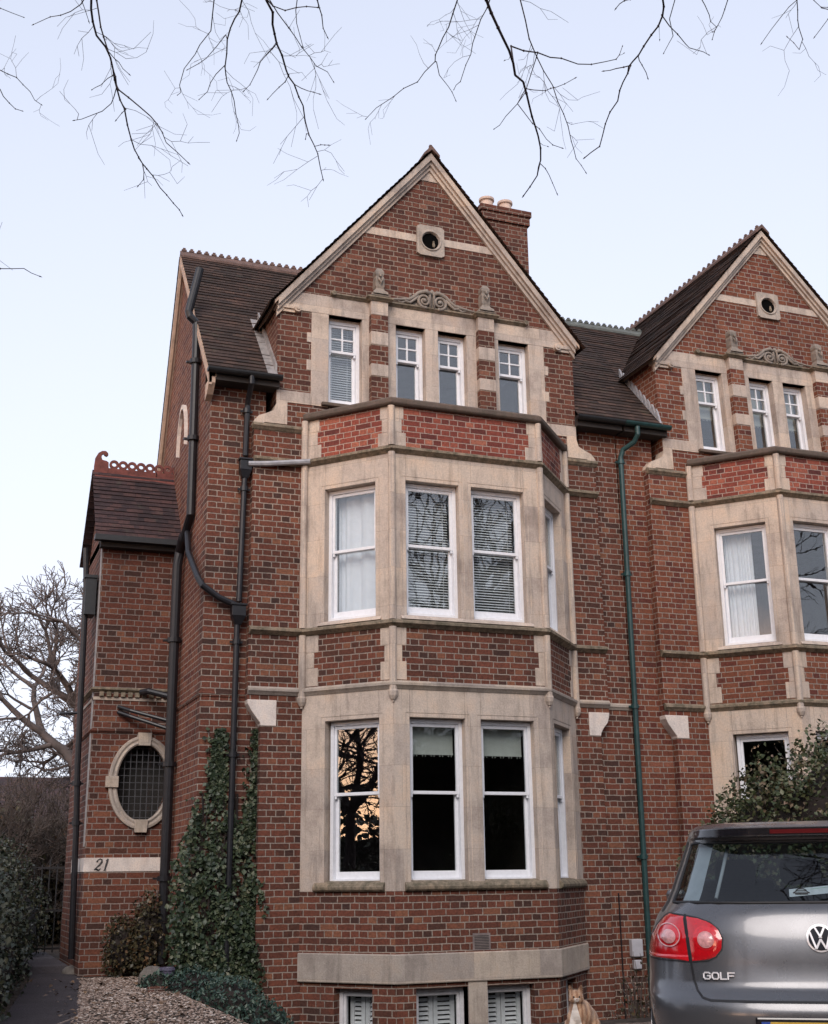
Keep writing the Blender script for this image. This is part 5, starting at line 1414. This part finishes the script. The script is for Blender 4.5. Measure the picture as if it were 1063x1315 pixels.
leaves('fur_tufts', M['fur'], [tuple(a+ct+n_*.001) for a, n_ in fv], .015, cat, nrm=np.array([tuple(n_*.15) for a, n_ in fv]), spread=.6, asp=.12)
k = MB()
for sg in (-1, 1):
    c = Vector((sg*.020, -.104, .296)); k.lathe((ct.x+c.x, ct.y+c.y, ct.z+c.z), [(0, -.007), (.006, -.004), (.0075, 0), (.006, .004), (0, .007)], 8)
k.build('eyes', M['gloss_black'], cat)
k = MB(); k.lathe((ct.x, ct.y-.118, ct.z+.281), [(0, -.004), (.006, 0), (0, .004)], 6); k.build('nose', simple('pink_nose', (.35, .14, .12), .6), cat)

# ---------------------------------------------------------------- trees
def tubes_np(name, segs, mat, parent, sides=4):
    """segs: list of (p0, p1, r0, r1) -> one mesh of tapered prisms"""
    A = np.array([s[0] for s in segs], float); B = np.array([s[1] for s in segs], float); r0 = np.array([s[2] for s in segs]); r1 = np.array([s[3] for s in segs])
    t = B-A; t /= np.linalg.norm(t, axis=1, keepdims=True)+1e-9
    h = np.where(np.abs(t[:, 2:3]) < .9, np.array([[0, 0, 1.]]), np.array([[1., 0, 0]])); x = np.cross(t, h); x /= np.linalg.norm(x, axis=1, keepdims=True); y = np.cross(t, x)
    n = len(segs); V_ = np.zeros((n, 2*sides, 3))
    for k_ in range(sides):
        a = 2*math.pi*k_/sides; d = x*math.cos(a)+y*math.sin(a)
        V_[:, k_] = A+d*r0[:, None]; V_[:, sides+k_] = B+d*r1[:, None]
    L = rootloc(parent); V_ = V_.reshape(-1, 3)-np.array(L)
    me = bpy.data.meshes.new(name); me.vertices.add(len(V_)); me.vertices.foreach_set('co', V_.ravel())
    q = np.array([[k_, (k_+1) % sides, sides+(k_+1) % sides, sides+k_] for k_ in range(sides)]).ravel()
    idx = (np.arange(n)[:, None]*2*sides+q[None]).ravel()
    me.loops.add(len(idx)); me.polygons.add(n*sides); me.loops.foreach_set('vertex_index', idx)
    me.polygons.foreach_set('loop_start', np.arange(0, len(idx), 4)); me.polygons.foreach_set('loop_total', np.full(n*sides, 4))
    me.polygons.foreach_set('use_smooth', [True]*(n*sides))
    me.materials.append(mat); me.update(calc_edges=True)
    o = bpy.data.objects.new(name, me); COL.objects.link(o); o.parent = parent; return o
def grow(p, d, L, r_, depth, segs, rnd, wig=.25, up=.05, split=(2, 3), ang=.6, shrink=.74, rmin=.004, side=True, bias=None):
    n = 4; q = Vector(p); d = Vector(d).normalized()
    for i in range(n):
        d = (d+Vector((rnd.gauss(0, wig), rnd.gauss(0, wig), rnd.gauss(0, wig)+up))*.5).normalized()
        if bias: d = (d+bias*.08).normalized()
        q2 = q+d*(L/n); ra = r_*(1-.35*i/n); rb = r_*(1-.35*(i+1)/n); segs.append((tuple(q), tuple(q2), max(ra, rmin), max(rb, rmin)))
        q = q2
        if side and depth > 0 and i in (1, 2) and rnd.random() < .6:
            s = d.cross(Vector((rnd.gauss(0, 1), rnd.gauss(0, 1), rnd.gauss(0, 1)))).normalized()
            grow(q, (d*.5+s).normalized(), L*.6, r_*.45, depth-1, segs, rnd, wig, up, split, ang, shrink, rmin, side, bias)
    if depth <= 0: return
    for k_ in range(rnd.randint(*split)):
        s = d.cross(Vector((rnd.gauss(0, 1), rnd.gauss(0, 1), rnd.gauss(0, 1)))).normalized()
        grow(q, (d+s*rnd.uniform(ang*.6, ang*1.3)).normalized(), L*shrink*rnd.uniform(.8, 1.15), r_*.62, depth-1, segs, rnd, wig, up, split, ang, shrink, rmin, side, bias)
def bare_tree(base, h_, r_, depth, label, seed, mat, lean=(0, 0, 1), rmin=.004, wig=.25, up=.05, ang=.6, group=None, limbs=3, shrink=.74, L0=None, bias=None, split=(2, 3)):
    rnd = random.Random(seed); root = empty('bare_tree', base, label, 'tree', group)
    p = Vector(base); d = Vector(lean).normalized(); tr = []
    for i in range(5):
        d2 = (d+Vector((rnd.gauss(0, .06), rnd.gauss(0, .06), 0))).normalized(); q = p+d2*h_/5; tr.append((tuple(p), tuple(q), r_*(1.25 if i == 0 else 1-.08*i), r_*(1-.08*(i+1)))); p = q
    tubes_np('trunk', tr, mat, root, 10)
    sg = []
    for i in range(limbs):
        a = 2*math.pi*i/limbs+rnd.uniform(-.4, .4); s = Vector((math.cos(a), math.sin(a), 0))
        grow(p, (Vector((0, 0, 1))*rnd.uniform(.5, 1.1)+s*rnd.uniform(.6, 1)).normalized(), L0 or h_*.5, r_*.6, depth, sg, rnd, wig, up, split, ang, shrink, rmin, True, bias)
    big = [s for s in sg if s[2] > .03]; small = [s for s in sg if s[2] <= .03]
    if big: tubes_np('limbs', big, mat, root, 7)
    tubes_np('crown', small or big, mat, root, 3)
    return root
bare_tree((3.75, 31.5, 0), 3.6, .25, 6, 'large gnarled bare tree beyond the garden, left of the porch', 11, M['bark_far'], (-.05, 0, 1), .008, .30, .03, .72, None, 5, .70, 1.75, Vector((-.22, 0, .10)))
for i, (x, y, h_, s) in enumerate(((.6, 23, .5, 3), (1.7, 24, .6, 4), (2.6, 25, .5, 8), (-.4, 22.5, .5, 9))):
    bare_tree((x, y, 0), h_, .05, 5, ['thin bare bush at the far left above the hedge', 'thin bare bush standing in front of the distant roof', 'thin bare bush nearest the porch drainpipe', 'thin bare bush outermost at the left edge'][i], 20+s, M['bark_mid'], (0, 0, 1), .006, .22, .12, .45, 'bare bushes beyond the garden gate', 5, .76, .80)
# street trees on the other side of the camera (seen mirrored in the panes)
for i, (x, y, h_, s, r_) in enumerate(((15.0, -7.5, 4.5, 31, .34), (22, -9, 5, 32, .3), (9.5, -11, 5, 33, .3), (-17, 9.3, 3.0, 34, .22), (-21, 4.5, 3.4, 35, .25), (-15.5, 12.5, 2.6, 36, .16))):
    bare_tree((x, y, 0), h_, r_, 5 if x > 0 else 4, ['broad forked bare street tree mirrored in the upper bay windows', 'bare street tree farthest to the right along the road', 'bare street tree straight across the road', 'bare tree mirrored in the left ground-floor bay window', 'bare tree at the far side of the garden', 'slender bare tree next to the neighbouring garden'][i], s, M['bark'], (.05, 0, 1), .007, .25, .06, .55, 'bare trees along the street', 4, .78, h_*.62)
def wood(name, x0, x1, y0, y1, h_, label, n=6000):
    root = empty(name, ((x0+x1)/2, (y0+y1)/2, 0), label, 'hedge')
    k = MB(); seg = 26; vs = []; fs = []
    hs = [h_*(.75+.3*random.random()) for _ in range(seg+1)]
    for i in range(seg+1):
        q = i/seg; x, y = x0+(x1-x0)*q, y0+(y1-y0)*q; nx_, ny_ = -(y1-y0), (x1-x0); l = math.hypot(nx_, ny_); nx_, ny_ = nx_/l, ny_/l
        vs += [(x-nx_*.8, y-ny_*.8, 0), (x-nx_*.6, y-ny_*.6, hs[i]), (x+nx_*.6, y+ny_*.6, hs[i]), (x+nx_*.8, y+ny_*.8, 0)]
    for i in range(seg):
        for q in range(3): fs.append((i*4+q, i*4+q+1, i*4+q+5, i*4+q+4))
    k.add(vs, fs); k.build('shade_core', M['stem_shade'], root)  # dark solid body standing for the shade within the hedge
    q = rng.random(n); P = np.stack([x0+(x1-x0)*q, y0+(y1-y0)*q, np.zeros(n)], 1)
    P[:, 2] = rng.random(n)**.6*h_*1.15; P[:, :2] += rng.normal(size=(n, 2))*.7
    leaves('foliage', M['leaf_dark'], P, .28, root)
wood('offscreen_hedge', -10, 34, -13, -13, 6.3, 'unseen dark hedge across the road, its height set to darken the panes', 9000)  # out of view; made high enough to darken the ground-floor reflections
wood('offscreen_hedge', -26, -24, -4, 26, 2.9, 'dark hedge closing the gardens on the side of the sunset', 6000)
wood('offscreen_hedge', -8.2, -3.0, 8.6, .4, 4.6, 'unseen evergreen hedge added left of the view to shade porch and ivy', 5000)  # added out of view to keep sun off the lower left
BR = [
(5.3,2.0,[[0.35,4.91,5.02],[0.37,5.0,4.97],[0.44,5.08,4.91],[0.49,5.16,4.85],[0.52,5.24,4.81],[0.57,5.32,4.76],[0.62,5.41,4.66],[0.67,5.49,4.62],[0.72,5.55,4.6],[0.8,5.62,4.55],[0.88,5.68,4.51],[0.94,5.75,4.49]]),
(4.0,2.7,[[0.38,4.99,5.08],[0.41,5.04,4.98],[0.45,5.08,4.9],[0.48,5.12,4.84],[0.51,5.16,4.77]]),
(3.4,1.6,[[0.52,5.16,4.75],[0.62,5.17,4.69],[0.71,5.18,4.62],[0.76,5.21,4.55],[0.87,5.22,4.47]]),
(2.5,1.4,[[0.51,5.16,4.76],[0.5,5.25,4.73],[0.42,5.35,4.71],[0.35,5.45,4.73]]),
(2.0,1.4,[[0.48,5.06,4.75],[0.44,5.18,4.77],[0.41,5.29,4.81]]),
(2.2,1.4,[[0.45,5.04,4.86],[0.51,5.12,4.87],[0.57,5.21,4.88]]),
(1.9,1.4,[[0.57,5.26,4.72],[0.54,5.38,4.73]]),
(1.9,1.5,[[0.7,5.49,4.54],[0.69,5.61,4.53]]),
(2.6,1.5,[[0.33,5.29,5.27],[0.25,5.47,5.32],[0.13,5.67,5.38]]),
(2.1,1.4,[[0.33,5.28,5.29],[0.38,5.39,5.26]]),
(1.7,1.5,[[0.69,5.66,4.72],[0.73,5.68,4.69],[0.76,5.7,4.67]]),
(5.1,1.9,[[1.27,6.01,6.1],[1.26,6.15,6.07],[1.25,6.3,6.03],[1.27,6.44,5.94],[1.31,6.56,5.92],[1.38,6.67,5.88],[1.44,6.8,5.8],[1.46,6.93,5.77]]),
(3.6,2.0,[[1.18,6.4,6.37],[1.21,6.63,6.32],[1.16,6.88,6.31],[1.11,7.14,6.24],[1.13,7.34,6.3]]),
(2.9,1.9,[[1.25,6.35,6.1],[1.19,6.64,6.12],[1.12,6.92,6.21]]),
(2.9,1.9,[[1.26,6.4,5.92],[1.23,6.68,5.98],[1.21,6.95,6.03]]),
(6.1,2.2,[[1.17,4.97,5.28],[1.23,5.08,5.24],[1.28,5.19,5.22],[1.36,5.3,5.16],[1.43,5.4,5.16],[1.51,5.51,5.12],[1.58,5.64,5.04],[1.66,5.74,5.0],[1.73,5.87,4.93]]),
(2.3,1.5,[[1.42,5.36,5.13],[1.5,5.39,5.13],[1.57,5.41,5.14]]),
(2.5,1.6,[[1.39,5.36,5.18],[1.37,5.48,5.18],[1.34,5.6,5.18]]),
(2.7,1.5,[[1.28,5.17,5.21],[1.22,5.28,5.16],[1.21,5.37,5.13],[1.18,5.46,5.1]]),
(3.1,1.6,[[1.2,5.04,5.35],[1.34,5.19,5.33],[1.45,5.34,5.35],[1.57,5.48,5.36],[1.71,5.62,5.39]]),
(3.5,1.7,[[1.4,4.88,5.28],[1.45,4.97,5.27],[1.51,5.07,5.23]]),
(2.6,2.2,[[1.2,4.96,5.25],[1.32,4.97,5.28],[1.43,4.97,5.31]]),
(2.4,1.5,[[1.33,4.99,5.35],[1.35,5.07,5.27],[1.4,5.13,5.19]]),
(1.8,1.6,[[1.62,5.66,4.99],[1.65,5.65,5.0],[1.69,5.64,5.0]]),
(1.8,1.6,[[1.56,5.57,5.0],[1.57,5.67,5.03]]),
(2.7,1.9,[[-0.01,6.89,5.91],[0.09,7.02,5.97],[0.18,7.17,5.99],[0.26,7.32,6.01]]),
(2.9,1.8,[[0.0,6.74,5.68],[0.06,6.88,5.69],[0.14,7.0,5.73]]),
(2.1,1.8,[[-0.04,6.79,6.27],[0.1,7.03,6.42]]),
(2.6,1.5,[[0.02,5.79,4.06],[0.08,5.84,4.08],[0.19,5.86,4.11],[0.27,5.9,4.1]]),
(4.1,2.0,[[2.51,5.72,6.22],[2.53,5.91,6.17],[2.54,6.1,6.16],[2.58,6.26,6.18],[2.54,6.47,6.16],[2.45,6.69,6.17],[2.34,6.93,6.13]]),
(2.8,1.9,[[2.59,6.26,6.18],[2.72,6.39,6.12],[2.83,6.52,6.12]]),
(3.2,1.9,[[2.68,5.67,6.17],[2.68,5.83,6.12],[2.7,5.97,6.06],[2.7,6.14,5.98],[2.71,6.27,6.01]]),
(6.8,2.7,[[1.95,4.13,4.86],[2.04,4.21,4.8],[2.13,4.29,4.76],[2.2,4.38,4.71],[2.29,4.45,4.68],[2.36,4.54,4.63],[2.43,4.62,4.59],[2.49,4.72,4.53],[2.52,4.82,4.51],[2.5,4.94,4.46]]),
(3.6,1.5,[[2.22,4.45,4.92],[2.39,4.51,4.97],[2.55,4.57,5.02],[2.74,4.61,5.06],[2.91,4.65,5.16],[2.99,4.71,5.3]]),
(3.6,1.7,[[2.55,4.98,5.67],[2.65,5.09,5.53],[2.73,5.16,5.48],[2.86,5.24,5.39],[2.97,5.33,5.29],[3.06,5.42,5.19],[3.13,5.5,5.14],[3.23,5.57,5.11]]),
(2.2,1.5,[[2.56,4.86,4.61],[2.65,4.94,4.61],[2.74,5.03,4.57]]),
(2.1,1.5,[[2.38,4.64,4.83],[2.36,4.82,4.81],[2.37,4.98,4.84]]),
(2.2,1.5,[[2.42,4.71,4.91],[2.54,4.73,4.94],[2.62,4.76,5.0],[2.73,4.76,5.08]]),
(1.9,1.5,[[2.47,4.75,4.75],[2.58,4.82,4.73],[2.7,4.88,4.74]]),
(4.5,2.4,[[2.72,3.93,4.92],[2.76,4.0,4.9],[2.76,4.1,4.87],[2.75,4.2,4.83],[2.75,4.29,4.83],[2.77,4.38,4.81],[2.79,4.47,4.77],[2.78,4.58,4.71],[2.8,4.68,4.65],[2.77,4.78,4.64]]),
(2.8,1.7,[[2.8,4.35,4.89],[2.76,4.42,4.91],[2.73,4.48,4.93]]),
(2.3,1.7,[[2.78,4.25,4.87],[2.85,4.33,4.89],[2.93,4.41,4.89]]),
(2.9,1.4,[[2.77,4.02,4.92],[2.91,4.11,4.92],[3.04,4.21,4.95],[3.2,4.28,5.0]]),
(2.4,1.5,[[3.02,4.26,5.26],[3.13,4.46,5.22],[3.19,4.64,5.26]]),
(2.5,1.6,[[3.3,4.43,5.46],[3.42,4.54,5.48],[3.54,4.65,5.52]]),
(2.5,1.6,[[3.42,4.38,5.45],[3.46,4.49,5.44],[3.48,4.59,5.43],[3.53,4.68,5.46]]),
(2.6,1.6,[[3.93,4.46,5.65],[3.99,4.54,5.6],[4.07,4.61,5.55],[4.1,4.68,5.54],[4.08,4.74,5.66]]),
(2.1,1.6,[[3.99,4.53,5.72],[3.97,4.66,5.69],[3.95,4.8,5.63]]),
(2.1,1.6,[[4.08,4.5,5.72],[4.27,4.61,5.81]]),
(2.1,1.7,[[4.26,4.53,5.72],[4.28,4.63,5.75],[4.28,4.75,5.72]]),
(2.6,1.8,[[2.63,4.05,4.99],[2.63,4.1,5.02],[2.62,4.16,5.02]]),
]
# ---- the overhanging tree: branches (mm radii at both ends, points)
ov = empty('overhanging_tree', (-3.4, -2.2, 0), 'bare street tree whose thin dark branches hang into the top of the view', 'tree')
def near_limb(p): pass
LIMB = [Vector(p) for p in ((-3.4, -2.2, 0), (-3.3, -2.0, 3.2), (-2.4, -.6, 6.2), (-.6, 1.6, 7.8), (1.4, 3.4, 8.2), (3.4, 4.2, 8.1), (5.6, 4.6, 8.0), (7.5, 4.8, 7.8))]
sg = [(tuple(a), tuple(b_), ra, rb) for a, b_, ra, rb in zip(LIMB[:-1], LIMB[1:], (.24, .18, .13, .10, .08, .06, .045), (.18, .13, .10, .08, .06, .045, .03))]
tubes_np('trunk', sg[:2], M['bark'], ov, 12); tubes_np('limb', sg[1:], M['bark'], ov, 9)
rnd = random.Random(5); main = []; twg = []; side_b = []
view = fwd
def jit(s): return Vector((rnd.gauss(0, s), rnd.gauss(0, s), rnd.gauss(0, s)))
for r0_, r1_, pts in BR:
    P = [Vector(p) for p in pts]; n = len(P); far = P[0].length > 7.0
    top = P[0]; m0 = len(main)
    ang = math.atan2((top-CAM).z, math.hypot(top.x, top.y))
    if len(main) > 8 and (top-CAM).dot(u2)/(top-CAM).dot(fwd) <= .405 and (top-CAM).dot(rt) >= -.32*(top-CAM).dot(fwd):
        nb_ = min((Vector(m_[0]) for m_ in main), key=lambda v: (v-top).length)      # springs from the nearest branch
        if (nb_-top).length < .9: main.append((tuple(nb_), tuple(top), (r0_+.4)/1000, r0_/1000))
    if (top-CAM).dot(rt) < -.32*(top-CAM).dot(fwd):      # comes in from the side
        e1 = top-rt*1.6+Vector((0, 0, .5)); main.append((tuple(e1), tuple(top), (r0_+3)/1000, r0_/1000))
        tgt = LIMB[1].lerp(LIMB[2], .5); main.append((tuple(tgt), tuple(e1), (r0_+9)/1000, (r0_+3)/1000))
    elif (top-CAM).dot(u2)/(top-CAM).dot(fwd) > .405:      # starts above the frame: carry it on up to the limb
        tgt = min((LIMB[i]+(LIMB[i+1]-LIMB[i])*q for i in range(2, 7) for q in (0, .33, .66, 1)), key=lambda v: (v-top-Vector((0, 0, 2))).length)
        dirn = (P[0]-P[1]).normalized(); c1 = top+dirn*.6+Vector((0, 0, .3)); prev = top
        for i in range(1, 9):
            q = i/8; v = top*(1-q)**2+c1*2*q*(1-q)+tgt*q*q; main.append((tuple(prev), tuple(v), (r0_+i*.6)/1000, (r0_+(i+1)*.6)/1000)); prev = v
    # smoothed path with slight kinks
    Q = []
    for a, b_ in zip(P[:-1], P[1:]):
        Q += [a, (a+b_)/2+jit((b_-a).length*.04)]
    Q.append(P[-1])
    for i in range(len(Q)-1):
        ra = r0_+(r1_-r0_)*i/(len(Q)-1); rb = r0_+(r1_-r0_)*(i+1)/(len(Q)-1)
        main.append((tuple(Q[i]), tuple(Q[i+1]), ra/1000, rb/1000))
        L = (Q[i+1]-Q[i]).length
        if rnd.random() < .5: main.append((tuple(Q[i]-Vector((0, 0, .004))), tuple(Q[i]+Vector((0, 0, .004))), ra*1.25/1000, ra*1.25/1000))   # node
    if (top-CAM).dot(rt) < -.32*(top-CAM).dot(fwd): side_b += main[m0:]; del main[m0:]
    # buds at the tip
    t = (Q[-1]-Q[-2]).normalized(); main.append((tuple(Q[-1]), tuple(Q[-1]+t*.014), (r1_+1.6)/1000, .0006)); main.append((tuple(Q[-1]-t*.006), tuple(Q[-1]), r1_/1000, (r1_+1.6)/1000))
    # fine twigs
    tot = sum((a-b_).length for a, b_ in zip(Q[:-1], Q[1:]))
    cnt = int(tot*(10 if far else 3)) if n > 3 else int(tot*2)
    if len(side_b) and not far and P[0].z < 4: cnt = 0
    for _ in range(int(cnt*.8)):
        i = rnd.randrange(len(Q)-1); p = Q[i].lerp(Q[i+1], rnd.random()); d = (Q[i+1]-Q[i]).normalized()
        s = d.cross(view).normalized()*rnd.choice((-1, 1))+jit(.35)
        dd = (d*rnd.uniform(.4, 1)+s*.8).normalized(); Lt = rnd.uniform(.06, .30) if far else rnd.uniform(.03, .12)
        m_ = 4 if far else 2; rr = .0016 if far else .0015
        for j in range(m_):
            p2 = p+dd*Lt/m_; twg.append((tuple(p), tuple(p2), rr*(1-.5*j/m_), rr*(1-.5*(j+1)/m_)))
            if far and rnd.random() < .75:
                s2 = (dd+jit(.7)).normalized(); p3 = p2+s2*rnd.uniform(.04, .14); twg.append((tuple(p2), tuple(p3), .0011, .0009))
                if rnd.random() < .5: twg.append((tuple(p3), tuple(p3+(s2+jit(.6)).normalized()*.06), .0009, .0007))
            p = p2; dd = (dd+jit(.28)).normalized()
        if not far: twg.append((tuple(p), tuple(p+dd*.010), .0034, .0006))
crn = []
for p in LIMB[3:]:
    for _ in range(5): grow(p, Vector((rnd.gauss(0, .5), rnd.gauss(-.5, .5), 1)), 1.3, .03, 3, crn, rnd, .3, .05, (2, 3), .7, .75, .004)
crn = [c for c in crn if (Vector(c[1])-CAM).z > .80*math.hypot(c[1][0], c[1][1])]
tubes_np('crown', crn, M['bark'], ov, 4)
tubes_np('branches', main, M['bark'], ov, 6)
tubes_np('side_branches', side_b, M['bark'], ov, 6)
tubes_np('twigs', twg, M['bark'], ov, 3)
